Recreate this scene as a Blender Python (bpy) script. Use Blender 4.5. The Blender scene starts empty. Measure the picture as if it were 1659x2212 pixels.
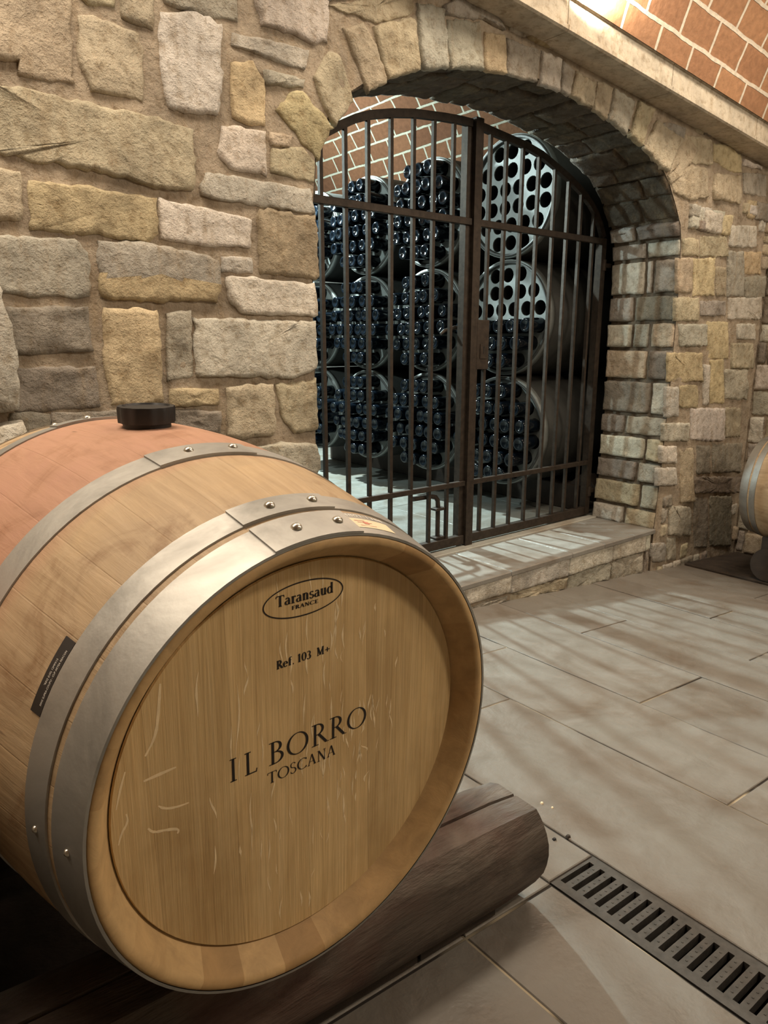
import bpy, bmesh, math, random
from mathutils import Vector, Matrix, noise
R = math.radians
sc = bpy.context.scene
C = sc.collection
rnd = random.Random(7)
SL = -0.0820                      # the gallery floor and cornice fall this much per metre along X

# ------------------------------------------------------------------ camera, light, exposure
cam = bpy.data.cameras.new('camera'); camo = bpy.data.objects.new('camera', cam); C.objects.link(camo)
mx = Vector((0.77625722, -0.63041632, 0.0)); my = Vector((-0.14412529, -0.17746732, -0.97351592)); mz = Vector((0.61372032, 0.75569876, -0.22861922))
M = Matrix((mx, -my, -mz)).transposed().to_4x4(); M.translation = (0, 0, 1)
camo.matrix_world = M
cam.sensor_width = 36; cam.lens = 1550/2212*36; cam.clip_start = .02; cam.clip_end = 60
sc.camera = camo
sc.view_settings.view_transform = 'Standard'; sc.view_settings.look = 'None'
sc.view_settings.gamma = 1; sc.view_settings.exposure = 0.0
w = bpy.data.worlds.new('world'); sc.world = w; w.use_nodes = True
w.node_tree.nodes['Background'].inputs[0].default_value = (1, .8, .6, 1)
w.node_tree.nodes['Background'].inputs[1].default_value = .0
WARM = (1.0, .85, .66); COOL = (.78, .98, .97)
def light(name, kind, loc, energy, col, target=None, **k):
    l = bpy.data.lights.new(name, kind); l.energy = energy; l.color = col
    for a, b in k.items(): setattr(l, a, b)
    o = bpy.data.objects.new(name, l); C.objects.link(o); o.location = loc
    if target is not None: o.rotation_euler = (Vector(target)-Vector(loc)).to_track_quat('-Z', 'Y').to_euler()
    return o
# added soft panels standing for the vault's bounce, from overhead near the wall
light('vault_bounce_fill', 'AREA', (-.4, 1.55, 2.84), 50, WARM, (-.4, 1.62, 0), shape='RECTANGLE', size=2.6, size_y=.5, spread=R(132))
light('vault_bounce_fill', 'AREA', (2.8, 1.45, 2.76), 40, WARM, (2.8, 1.58, 0), shape='RECTANGLE', size=2.8, size_y=.4, spread=R(132))
# added fill hung over the barrel head, then a lamp on the opposite cornice
light('head_fill', 'AREA', (1.75, -.72, 2.62), 25, WARM, (.7, .7, .5), shape='DISK', size=.25)
light('cornice_lamp', 'AREA', (4.45, -1.25, 2.38), 40, WARM, (3.2, 2.1, 1.2), shape='DISK', size=.8)
# bracket lamp washing the vault just above the cornice
light('vault_lamp', 'SPOT', (2.60, 1.885, 2.335), 100, (1, .88, .70), (2.66, 1.99, 2.46), shadow_soft_size=.03, spot_size=R(150), spot_blend=.7)
# lamps hanging in the bottle cellar behind the gate
light('cellar_lamp', 'POINT', (2.85, 5.4, 2.50), 1250, COOL, shadow_soft_size=.06)
light('cellar_lamp', 'POINT', (1.05, 4.55, 2.30), 210, COOL, shadow_soft_size=.06)
# ------------------------------------------------------------------ helpers
class MB:
    def __init__(s): s.v = []; s.f = []; s.m = []; s.c = []; s.u = []; s.sm = []
    def add(s, vs, fs, col=None, mat=0, uvs=None, smooth=True):
        b = len(s.v); s.v += [tuple(p) for p in vs]
        for i, f in enumerate(fs):
            s.f.append([b+k for k in f]); s.m.append(mat); s.c.append(col or (1, 1, 1)); s.u.append(uvs[i] if uvs else None); s.sm.append(smooth)
    def box(s, x0, x1, y0, y1, z0, z1, col=None, mat=0, fn=None, bev=0, smooth=False):
        b = bev
        if b:
            vs = []; 
            for z, ins in ((z0, b), (z0+b, 0), (z1-b, 0), (z1, b)):
                vs += [(x0+ins, y0+ins, z), (x1-ins, y0+ins, z), (x1-ins, y1-ins, z), (x0+ins, y1-ins, z)]
            fs = [(3, 2, 1, 0), (12, 13, 14, 15)]
            for r in range(3):
                for i in range(4): fs.append((r*4+i, r*4+(i+1) % 4, (r+1)*4+(i+1) % 4, (r+1)*4+i))
        else:
            vs = [(x0, y0, z0), (x1, y0, z0), (x1, y1, z0), (x0, y1, z0), (x0, y0, z1), (x1, y0, z1), (x1, y1, z1), (x0, y1, z1)]
            fs = [(3, 2, 1, 0), (4, 5, 6, 7), (0, 1, 5, 4), (1, 2, 6, 5), (2, 3, 7, 6), (3, 0, 4, 7)]
        if fn: vs = [fn(*p) for p in vs]
        s.add(vs, fs, col, mat, smooth=smooth)
    def tube(s, pts, r, n=10, col=None, mat=0, caps=True):
        pts = [Vector(p) for p in pts]; rs = r if isinstance(r, (list, tuple)) else [r]*len(pts)
        vs = []; ref = None
        for i, p in enumerate(pts):
            d = (pts[min(i+1, len(pts)-1)]-pts[max(i-1, 0)]).normalized()
            if ref is None: ref = d.orthogonal().normalized()
            a = (ref-d*ref.dot(d)).normalized(); ref = a; b = d.cross(a)
            for k in range(n):
                t = 2*math.pi*k/n; vs.append(p+rs[i]*(a*math.cos(t)+b*math.sin(t)))
        fs = [(i*n+k, i*n+(k+1) % n, (i+1)*n+(k+1) % n, (i+1)*n+k) for i in range(len(pts)-1) for k in range(n)]
        s.add(vs, fs, col, mat)
        if caps: s.add(vs[:n], [tuple(range(n))[::-1]], col, mat, smooth=False); s.add(vs[-n:], [tuple(range(n))], col, mat, smooth=False)
    def lathe(s, prof, n=48, a0=0, a1=2*math.pi, fn=None, col=None, mat=0, uv=False, smooth=True):
        # profile of (t, r) turned about +Y; angle 0 = +X, 90 = +Z
        full = abs(a1-a0-2*math.pi) < 1e-6; m = n if full else n+1
        vs = []
        for t, r in prof:
            for k in range(m):
                a = a0+(a1-a0)*k/n; vs.append((r*math.cos(a), t, r*math.sin(a)))
        fs = []; uvs = []
        for i in range(len(prof)-1):
            for k in range(n):
                k2 = (k+1) % m; fs.append((i*m+k, (i+1)*m+k, (i+1)*m+k2, i*m+k2))
                ua = (a0+(a1-a0)*k/n)/(2*math.pi); ub = (a0+(a1-a0)*(k+1)/n)/(2*math.pi); va, vb = prof[i][0], prof[i+1][0]
                uvs.append([(ua, va), (ua, vb), (ub, vb), (ub, va)])
        if fn: vs = [fn(*p) for p in vs]
        s.add(vs, fs, col, mat, uvs if uv else None, smooth)
    def build(s, name, mats, parent=None, loc=None, recalc=False, sharp=None):
        me = bpy.data.meshes.new(name); me.from_pydata(s.v, [], s.f)
        for m in (mats if isinstance(mats, (list, tuple)) else [mats]): me.materials.append(m)
        me.polygons.foreach_set('material_index', s.m); me.polygons.foreach_set('use_smooth', s.sm)
        if any(c != (1, 1, 1) for c in s.c):
            at = me.color_attributes.new('Col', 'FLOAT_COLOR', 'CORNER'); buf = []
            for f, c in zip(s.f, s.c): buf += [c[0], c[1], c[2], 1.0]*len(f)
            at.data.foreach_set('color', buf)
        if any(u for u in s.u):
            uvl = me.uv_layers.new(name='UVMap'); buf = []
            for f, u in zip(s.f, s.u):
                for k in range(len(f)): buf += list(u[k]) if u else [0, 0]
            uvl.data.foreach_set('uv', buf)
        if recalc:
            bm = bmesh.new(); bm.from_mesh(me); bmesh.ops.recalc_face_normals(bm, faces=bm.faces); bm.to_mesh(me); bm.free()
        if sharp: me.set_sharp_from_angle(angle=R(sharp))
        me.update()
        o = bpy.data.objects.new(name, me); C.objects.link(o)
        if parent: o.parent = parent
        if loc: o.location = loc
        return o
def thing(name, label, cat, loc=(0, 0, 0), group=None):
    o = bpy.data.objects.new(name, None); C.objects.link(o); o.location = loc; o.empty_display_size = .1
    return tag(o, label, cat, group)
def tag(o, label, cat, group=None):
    o['label'] = label; o['category'] = cat
    if group: o['group'] = group
    return o
def struct(o, label=None):
    o['kind'] = 'structure'
    if label: o['label'] = label
    return o
def dup(root, label, group=None, M=None):
    r = root.copy(); C.objects.link(r); r['label'] = label
    if group: r['group'] = group
    if M is not None: r.matrix_world = M
    for ch in list(root.children):
        c = ch.copy(); C.objects.link(c); c.parent = r
        for g in list(ch.children):
            d = g.copy(); C.objects.link(d); d.parent = c
    return r
def nz(x, y, z, s=1.0): return noise.noise(Vector((x*s, y*s, z*s)))

# ------------------------------------------------------------------ materials
def mat(name, rough=.6, metal=0, spec=.5):
    m = bpy.data.materials.new(name); m.use_nodes = True; nt = m.node_tree
    b = nt.nodes['Principled BSDF']; b.inputs['Roughness'].default_value = rough; b.inputs['Metallic'].default_value = metal
    b.inputs['Specular IOR Level'].default_value = spec
    return m, nt, b
def nd(nt, t, **k):
    n = nt.nodes.new(t)
    for a, v in k.items():
        if a.startswith('i_'): n.inputs[a[2:].replace('_', ' ')].default_value = v
        else: setattr(n, a, v)
    return n
def lk(nt, a, b): nt.links.new(a, b)
def coords(nt, kind='Object', scale=(1, 1, 1), rot=(0, 0, 0)):
    t = nd(nt, 'ShaderNodeTexCoord'); mp = nd(nt, 'ShaderNodeMapping'); mp.inputs['Scale'].default_value = scale; mp.inputs['Rotation'].default_value = rot
    lk(nt, t.outputs[kind], mp.inputs[0]); return mp.outputs[0]
def tex(nt, co, scale, detail=4, rough=.55, dist=0):
    n = nd(nt, 'ShaderNodeTexNoise'); n.inputs['Scale'].default_value = scale; n.inputs['Detail'].default_value = detail; n.inputs['Roughness'].default_value = rough; n.inputs['Distortion'].default_value = dist
    lk(nt, co, n.inputs['Vector']); return n.outputs['Fac']
def ramp(nt, fac, stops):
    r = nd(nt, 'ShaderNodeValToRGB'); e = r.color_ramp.elements
    while len(e) < len(stops): e.new(.5)
    for q, (p, c) in zip(e, stops): q.position = p; q.color = (*c, 1) if len(c) == 3 else c
    lk(nt, fac, r.inputs[0]); return r.outputs[0]
def mix(nt, a, b, fac, mode='MIX'):
    m = nd(nt, 'ShaderNodeMix', data_type='RGBA', blend_type=mode)
    for s, v in ((6, a), (7, b), (0, fac)):
        if hasattr(v, 'links'): lk(nt, v, m.inputs[s])
        else: m.inputs[s].default_value = (*v, 1) if isinstance(v, tuple) and len(v) == 3 else v
    return m.outputs[2]
def bump(nt, b, hs, dist=.01, strength=1.0):
    prev = None
    for h, d in hs:
        n = nd(nt, 'ShaderNodeBump'); n.inputs['Distance'].default_value = d; n.inputs['Strength'].default_value = strength
        lk(nt, h, n.inputs['Height'])
        if prev: lk(nt, prev, n.inputs['Normal'])
        prev = n.outputs[0]
    lk(nt, prev, b.inputs['Normal'])
def math_(nt, op, a, b=None):
    n = nd(nt, 'ShaderNodeMath', operation=op)
    for i, v in enumerate((a, b)):
        if v is None: continue
        if hasattr(v, 'links'): lk(nt, v, n.inputs[i])
        else: n.inputs[i].default_value = v
    return n.outputs[0]
G = lambda v: (v, v, v)

def m_stone(name, bmp=1.0, rough=.85):
    m, nt, b = mat(name, rough, spec=.25); co = coords(nt)
    at = nd(nt, 'ShaderNodeAttribute', attribute_name='Col')
    n1 = tex(nt, co, 6, 7, .62); n2 = tex(nt, co, 30, 6, .68, .15); n3 = tex(nt, coords(nt, scale=(3, 3, .5)), 7, 5, .65)
    c = mix(nt, at.outputs['Color'], ramp(nt, n1, [(.3, G(.70)), (.5, G(1.0)), (.7, G(1.25))]), 1.0, 'MULTIPLY')
    c = mix(nt, c, ramp(nt, n2, [(.32, (.60, .54, .46)), (.5, G(1.0)), (.72, G(1.15))]), .85, 'MULTIPLY')
    c = mix(nt, c, (.34, .25, .15), math_(nt, 'MULTIPLY', ramp(nt, n3, [(.52, G(0)), (.68, G(1))]), .35))
    lk(nt, c, b.inputs['Base Color'])
    bump(nt, b, [(n1, .018*bmp), (n2, .014*bmp), (tex(nt, co, 130, 4, .7), .004*bmp)])
    return m
M_stone = m_stone('wall_stone'); M_mortar = m_stone('wall_mortar', .8, .95); M_smooth = m_stone('cut_stone', .25, .8)

def m_brick(name, brick=(.46, .25, .135), mortar=(.74, .66, .54), rough=.42, spec=.4):
    m, nt, b = mat(name, rough, spec=spec); t = nd(nt, 'ShaderNodeTexCoord')
    wn = nd(nt, 'ShaderNodeTexNoise'); wn.inputs['Scale'].default_value = 9; wn.inputs['Detail'].default_value = 4; lk(nt, t.outputs['UV'], wn.inputs['Vector'])
    vm = nd(nt, 'ShaderNodeVectorMath', operation='MULTIPLY_ADD'); lk(nt, wn.outputs['Color'], vm.inputs[0]); vm.inputs[1].default_value = (.016, .016, 0); lk(nt, t.outputs['UV'], vm.inputs[2])
    br = nd(nt, 'ShaderNodeTexBrick'); lk(nt, vm.outputs[0], br.inputs['Vector'])
    br.inputs['Scale'].default_value = 1; br.inputs['Brick Width'].default_value = .266; br.inputs['Row Height'].default_value = .14
    br.inputs['Mortar Size'].default_value = .0095; br.inputs['Mortar Smooth'].default_value = .2
    br.inputs['Color1'].default_value = (*brick, 1); br.inputs['Color2'].default_value = (brick[0]*.72, brick[1]*.68, brick[2]*.7, 1); br.inputs['Mortar'].default_value = (*mortar, 1)
    n = tex(nt, t.outputs['UV'], 30, 4); c = mix(nt, br.outputs['Color'], ramp(nt, n, [(.3, G(.82)), (.7, G(1.12))]), 1, 'MULTIPLY')
    lk(nt, c, b.inputs['Base Color']); bump(nt, b, [(br.outputs['Fac'], .006), (n, .003)])
    return m
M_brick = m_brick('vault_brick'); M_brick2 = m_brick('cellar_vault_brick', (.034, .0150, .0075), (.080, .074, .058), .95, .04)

def m_floor(name, tint=1.0):
    m, nt, b = mat(name, .42, spec=.4); co = coords(nt)
    at = nd(nt, 'ShaderNodeAttribute', attribute_name='Col')
    n1 = tex(nt, co, 2.6, 6, .6, .8); n2 = tex(nt, co, 9, 5, .6, .5); n3 = tex(nt, co, 60, 3)
    c = mix(nt, at.outputs['Color'], ramp(nt, n1, [(.33, (.76, .67, .59)), (.5, G(1.0)), (.68, (1.06, 1.10, 1.12))]), 1, 'MULTIPLY')
    c = mix(nt, c, ramp(nt, n2, [(.3, (.86, .83, .80)), (.65, G(1.05))]), .8, 'MULTIPLY')
    lk(nt, c, b.inputs['Base Color']); lk(nt, ramp(nt, n2, [(.3, G(.36)), (.7, G(.58))]), b.inputs['Roughness'])
    bump(nt, b, [(n2, .004), (n3, .0015)])
    return m
M_floor = m_floor('floor_slab')
M_grout, nt, b = mat('floor_grout', .95); co = coords(nt)
lk(nt, ramp(nt, tex(nt, co, 2.3, 3, .7), [(.54, (.020, .014, .010)), (.63, (.36, .30, .21))]), b.inputs['Base Color'])

def m_plain(name, col, rough=.6, metal=0, var=.25, sc_=20, bmp=.0, spec=.5):
    m, nt, b = mat(name, rough, metal, spec); co = coords(nt); n = tex(nt, co, sc_, 5, .6)
    lk(nt, mix(nt, col, ramp(nt, n, [(.3, G(1-var)), (.7, G(1+var))]), 1, 'MULTIPLY'), b.inputs['Base Color'])
    if bmp: bump(nt, b, [(n, bmp)])
    return m
M_iron = m_plain('gate_iron', (.044, .032, .024), .55, .55, .35, 35, .001)
M_black = m_plain('black_rubber', (.012, .011, .012), .45, 0, .2)
M_ink = m_plain('black_ink', (.012, .008, .006), .8, 0, .1)
M_hole_shade = m_plain('hole_shade', (.004, .004, .005), .9, 0, .1)  # near-black colour standing for the shade inside holes and gutter
M_cast = m_plain('cast_iron_grate', (.060, .053, .046), .62, .3, .3, 45, .0015)
M_pale = m_plain('painted_drum', (.145, .155, .148), .5, 0, .22, 14, .002)
M_shell = m_plain('drum_shell', (.032, .032, .029), .6, 0, .3, 9, .003)
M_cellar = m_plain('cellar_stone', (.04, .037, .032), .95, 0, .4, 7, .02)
M_plaster = m_plain('cellar_plaster', (.15, .15, .138), .9, 0, .2, 6, .004)
M_brown = m_plain('dark_timber', (.030, .020, .014), .75, 0, .35, 12, .004)
M_soil_shade = m_plain('soil_and_shade', (.030, .020, .013), .95, 0, .5, 14, .01)  # earth colour, also used for the shade under the left barrels
M_paper = m_plain('cream_paper', (.75, .62, .42), .7, 0, .05)
M_white = m_plain('white_print', (.75, .72, .66), .7, 0, .05)
M_red = m_plain('red_print', (.55, .22, .16), .7, 0, .05)
M_glass, nt, b = mat('bottle_glass', .10, 0, .30); b.inputs['Base Color'].default_value = (.003, .005, .008, 1)

# galvanised hoop steel
M_steel, nt, b = mat('hoop_steel', .5, .75); co = coords(nt); n1 = tex(nt, co, 7, 5, .6, .6); n2 = tex(nt, co, 90, 3)
c = ramp(nt, n1, [(.3, (.23, .222, .205)), (.52, (.37, .358, .335)), (.75, (.48, .467, .44))]); lk(nt, c, b.inputs['Base Color'])
lk(nt, ramp(nt, n1, [(.3, G(.60)), (.7, G(.48))]), b.inputs['Roughness']); bump(nt, b, [(n1, .0012), (n2, .0003)])
M_rivet = m_plain('rivet_steel', (.62, .58, .50), .28, .9, .1)

# barrel oak: staves along the barrel, a wine-stained pink belt round the bung
def m_oak(name, pink=True, nst=28):
    m, nt, b = mat(name, .55, 0, .35); t = nd(nt, 'ShaderNodeTexCoord'); sx = nd(nt, 'ShaderNodeSeparateXYZ'); lk(nt, t.outputs['UV'], sx.inputs[0])
    u, v = sx.outputs[0], sx.outputs[1]
    su = math_(nt, 'MULTIPLY', u, nst); fl = math_(nt, 'FLOOR', su); fr = math_(nt, 'FRACT', su)
    wn = nd(nt, 'ShaderNodeTexWhiteNoise', noise_dimensions='1D'); lk(nt, fl, wn.inputs['W'])
    g = nd(nt, 'ShaderNodeCombineXYZ'); lk(nt, math_(nt, 'MULTIPLY', u, 140), g.inputs[0]); lk(nt, math_(nt, 'MULTIPLY', v, 6), g.inputs[1]); lk(nt, math_(nt, 'MULTIPLY', fl, 7.3), g.inputs[2])
    n1 = tex(nt, g.outputs[0], 1.0, 6, .65, .6)
    co = coords(nt); n2 = tex(nt, co, 9, 6, .65, .8); n4 = tex(nt, co, 3.2, 4, .6, .5)
    base = ramp(nt, n1, [(.25, (.31, .212, .122)), (.5, (.40, .285, .172)), (.75, (.47, .345, .22))])
    base = mix(nt, base, ramp(nt, wn.outputs['Value'], [(0, G(.92)), (1, G(1.08))]), 1, 'MULTIPLY')
    base = mix(nt, base, ramp(nt, n2, [(.3, (.60, .49, .40)), (.46, G(1.0)), (.7, (1.13, 1.11, 1.06))]), .95, 'MULTIPLY')
    if pink:
        d = math_(nt, 'ABSOLUTE', math_(nt, 'SUBTRACT', v, .47)); d = math_(nt, 'ADD', d, math_(nt, 'MULTIPLY', math_(nt, 'SUBTRACT', n4, .5), .10))
        f = ramp(nt, d, [(.165, G(1)), (.235, G(0))]); base = mix(nt, base, mix(nt, base, (1.0, .78, .74), .9, 'MULTIPLY'), f)
        base = mix(nt, base, (.40, .215, .170), math_(nt, 'MULTIPLY', math_(nt, 'MULTIPLY', f, ramp(nt, n2, [(.3, G(.35)), (.65, G(1))])), .62))
    # short dark cracks along the grain
    k = nd(nt, 'ShaderNodeCombineXYZ'); lk(nt, math_(nt, 'MULTIPLY', u, 60), k.inputs[0]); lk(nt, math_(nt, 'MULTIPLY', v, 7), k.inputs[1])
    ck = ramp(nt, tex(nt, k.outputs[0], 1.0, 3, .5, .3), [(.245, G(1)), (.285, G(0))]); base = mix(nt, base, (.10, .05, .03), math_(nt, 'MULTIPLY', ck, .75))
    gap = ramp(nt, fr, [(.0, G(1)), (.018, G(0)), (.985, G(0)), (1, G(1))]); base = mix(nt, base, (.14, .075, .04), math_(nt, 'MULTIPLY', gap, .07))
    lk(nt, base, b.inputs['Base Color']); bump(nt, b, [(n1, .0012), (math_(nt, 'SUBTRACT', 1.0, gap), .0003)])
    return m
M_oak = m_oak('barrel_oak')
# end grain / chime ring
M_chime, nt, b = mat('chime_oak', .6, 0, .3); t = nd(nt, 'ShaderNodeTexCoord'); sx = nd(nt, 'ShaderNodeSeparateXYZ'); lk(nt, t.outputs['UV'], sx.inputs[0])
wn = nd(nt, 'ShaderNodeTexWhiteNoise', noise_dimensions='1D'); lk(nt, math_(nt, 'FLOOR', math_(nt, 'MULTIPLY', sx.outputs[0], 28)), wn.inputs['W'])
n1 = tex(nt, coords(nt), 30, 5, .6, .5)
base = mix(nt, ramp(nt, wn.outputs['Value'], [(0, (.42, .26, .115)), (.15, (.52, .34, .16)), (1, (.58, .39, .19))]), ramp(nt, n1, [(.3, G(.8)), (.7, G(1.12))]), 1, 'MULTIPLY')
lk(nt, base, b.inputs['Base Color']); bump(nt, b, [(n1, .001)])
# barrel head: vertical boards with grain and pale ray flecks (UV in metres)
M_head, nt, b = mat('head_oak', .5, 0, .35); t = nd(nt, 'ShaderNodeTexCoord'); sx = nd(nt, 'ShaderNodeSeparateXYZ'); lk(nt, t.outputs['UV'], sx.inputs[0]); u, v = sx.outputs[0], sx.outputs[1]
bd = math_(nt, 'ADD', math_(nt, 'ADD', u, .30), math_(nt, 'MULTIPLY', v, .03)); fl = math_(nt, 'FLOOR', math_(nt, 'DIVIDE', bd, .0975)); fr = math_(nt, 'FRACT', math_(nt, 'DIVIDE', bd, .0975))
wn = nd(nt, 'ShaderNodeTexWhiteNoise', noise_dimensions='1D'); lk(nt, fl, wn.inputs['W'])
g = nd(nt, 'ShaderNodeCombineXYZ'); lk(nt, math_(nt, 'MULTIPLY', u, 95), g.inputs[0]); lk(nt, math_(nt, 'MULTIPLY', v, 3.2), g.inputs[1]); lk(nt, math_(nt, 'MULTIPLY', fl, 5.1), g.inputs[2])
n1 = tex(nt, g.outputs[0], 1.0, 5, .65, .5)
g2 = nd(nt, 'ShaderNodeCombineXYZ'); lk(nt, math_(nt, 'MULTIPLY', u, 420), g2.inputs[0]); lk(nt, math_(nt, 'MULTIPLY', v, 9), g2.inputs[1]); n2 = tex(nt, g2.outputs[0], 1.0, 3, .6)
base = ramp(nt, n1, [(.25, (.53, .355, .165)), (.5, (.62, .435, .215)), (.75, (.69, .505, .27))])
base = mix(nt, base, ramp(nt, wn.outputs['Value'], [(0, (.91, .90, .88)), (1, (1.09, 1.09, 1.08))]), 1, 'MULTIPLY')
base = mix(nt, base, ramp(nt, n2, [(.3, G(.82)), (.6, G(1.05))]), .7, 'MULTIPLY')
base = mix(nt, base, ramp(nt, tex(nt, coords(nt, 'UV', (9, 4.5, 1)), 1.0, 4, .6, .5), [(.33, (.84, .80, .74)), (.5, G(1.0)), (.68, (1.14, 1.15, 1.15))]), .9, 'MULTIPLY')
gap = ramp(nt, fr, [(.0, G(1)), (.012, G(0)), (.99, G(0)), (1, G(1))]); base = mix(nt, base, (.22, .125, .045), math_(nt, 'MULTIPLY', gap, .35))
lk(nt, base, b.inputs['Base Color']); bump(nt, b, [(n2, .0006), (n1, .0005)])
M_fleck = m_plain('ray_fleck_oak', (.86, .68, .42), .4, 0, .12, 90)
# weathered log
M_log, nt, b = mat('weathered_log', .7, 0, .3); co = coords(nt, scale=(.35, 1, 1)); n1 = tex(nt, co, 14, 6, .65, .6); n2 = tex(nt, coords(nt), 4, 4, .6, .4)
base = ramp(nt, n1, [(.3, (.035, .026, .021)), (.48, (.095, .074, .060)), (.72, (.175, .145, .12))])
base = mix(nt, base, (.10, .035, .024), math_(nt, 'MULTIPLY', ramp(nt, n2, [(.48, G(0)), (.64, G(1))]), .38)); lk(nt, base, b.inputs['Base Color']); bump(nt, b, [(n1, .005), (tex(nt, coords(nt, scale=(.12, 1, 1)), 45, 4, .7), .005)])
# ------------------------------------------------------------------ masonry
PAL = {'s': (.115, .094, .072), 't': (.50, .43, .315), 'y': (.55, .455, .29), 'w': (.60, .56, .49), 'g': (.44, .41, .35), 'd': (.27, .24, .20), 'm': (.32, .285, .235), 'p': (.38, .31, .22)}  # 's' is soffit stone, darkened to carry the shade under the arch
MORT = (.38, .315, .24)
def scol(k, r=rnd):
    c = PAL[k]; f = r.uniform(.88, 1.12); return tuple(v*f*r.uniform(.97, 1.03) for v in c)
def resample(poly, step):
    out = []
    n = len(poly)
    for i in range(n):
        a, b = poly[i], poly[(i+1) % n]; L = math.hypot(b[0]-a[0], b[1]-a[1]); k = max(1, round(L/step))
        for j in range(k): out.append((a[0]+(b[0]-a[0])*j/k, a[1]+(b[1]-a[1])*j/k))
    return out
def stone(mb, poly, fn, depth=.03, col=(.4, .35, .25), jit=.007, step=.017, rough=.006, mat=0, band=None):
    """one rough stone: outline in wall coordinates, fn(a, b, d) -> 3D, d = how far it stands out"""
    A = sum(poly[i][0]*poly[(i+1) % len(poly)][1]-poly[(i+1) % len(poly)][0]*poly[i][1] for i in range(len(poly)))
    if A < 0: poly = poly[::-1]
    pts = resample(poly, step); s = rnd.uniform(0, 90)
    mh = min(max(p[0] for p in poly)-min(p[0] for p in poly), max(p[1] for p in poly)-min(p[1] for p in poly)); jit *= min(1, .35+mh*3.2)
    pts = [(a+jit*(1.1*nz(a, b, s, 22)+1.3*nz(a, b, s+4, 60)), b+jit*(1.1*nz(a, b, s+9, 22)+1.3*nz(a, b, s+14, 60))) for a, b in pts]
    ca = sum(p[0] for p in pts)/len(pts); cb = sum(p[1] for p in pts)/len(pts)
    mdim = max(max(p[0] for p in poly)-min(p[0] for p in poly), max(p[1] for p in poly)-min(p[1] for p in poly)); ro = min(1, (.20/mdim)**1.5)
    tilt = (rnd.uniform(-.03, .03), rnd.uniform(-.03, .03))
    def ring(ins, sc_, d, rg):
        out = []
        for a, b in pts:
            L = math.hypot(a-ca, b-cb) or 1; k = max(.1, (L-ins)/L)*sc_
            x, y = ca+(a-ca)*k, cb+(b-cb)*k
            dd = d+(rg*nz(x, y, s, 9)+rg*.6*nz(x, y, s+3, 24)+tilt[0]*(x-ca)+tilt[1]*(y-cb) if rg else 0)
            out.append((x, y, dd))
        return out
    rs = [ring(-.005, 1, -.012, 0), ring(-.003, 1, depth*.45, rough*.6), ring(.003, 1, depth*.9, rough), ring(.014, 1, depth, rough*1.3), ring(.014, .72, depth, rough*1.5*ro), ring(.014, .38, depth, rough*1.4*ro)]
    vs = [fn(*p) for r in rs for p in r]; n = len(pts); fs = []
    for i in range(len(rs)-1):
        for k in range(n): fs.append((i*n+k, i*n+(k+1) % n, (i+1)*n+(k+1) % n, (i+1)*n+k))
    vs.append(fn(ca, cb, depth+rough*nz(ca, cb, s, 9))); c = len(vs)-1; b = (len(rs)-1)*n
    for k in range(n): fs.append((b+k, b+(k+1) % n, c))
    if band:   # a stone of two colours, split along a bed at height band[0]
        zc = [sum(([p for r in rs for p in r]+[(ca, cb, 0)])[i][1] for i in f)/len(f) for f in fs]
        mb.add(vs, [f for f, z in zip(fs, zc) if z >= band[0]], col, mat); 
        mb.add(vs, [f for f, z in zip(fs, zc) if z < band[0]], band[1], mat)
    else: mb.add(vs, fs, col, mat)
def inpoly(p, poly):
    c = False; n = len(poly)
    for i in range(n):
        (x1, y1), (x2, y2) = poly[i], poly[(i+1) % n]
        if (y1 > p[1]) != (y2 > p[1]) and p[0] < (x2-x1)*(p[1]-y1)/(y2-y1)+x1: c = not c
    return c
def fill_stones(mb, a0, a1, b0, b1, fn, avoid=lambda a, b: False, hr=(.10, .22), wr=(.16, .42), depth=(.008, .022), gap=.016, kinds='ttywgdg'):
    b = b0
    while b < b1-.04:
        h = min(rnd.uniform(*hr), b1-b); a = a0-rnd.uniform(0, .2)
        while a < a1-.03:
            wd = rnd.uniform(*wr); x0, x1 = max(a, a0), min(a+wd, a1); a += wd
            if x1-x0 < .05: continue
            if any(avoid(x0+(x1-x0)*i/4, b+h*j/4) for i in range(5) for j in range(5)): continue
            g = gap/2; q = [(x0+g, b+g), (x1-g, b+g+rnd.uniform(-.006, .006)), (x1-g+rnd.uniform(-.008, .008), b+h-g), (x0+g, b+h-g+rnd.uniform(-.01, .006))]
            stone(mb, q, fn, rnd.uniform(*depth), scol(rnd.choice(kinds)))
        b += h
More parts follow.
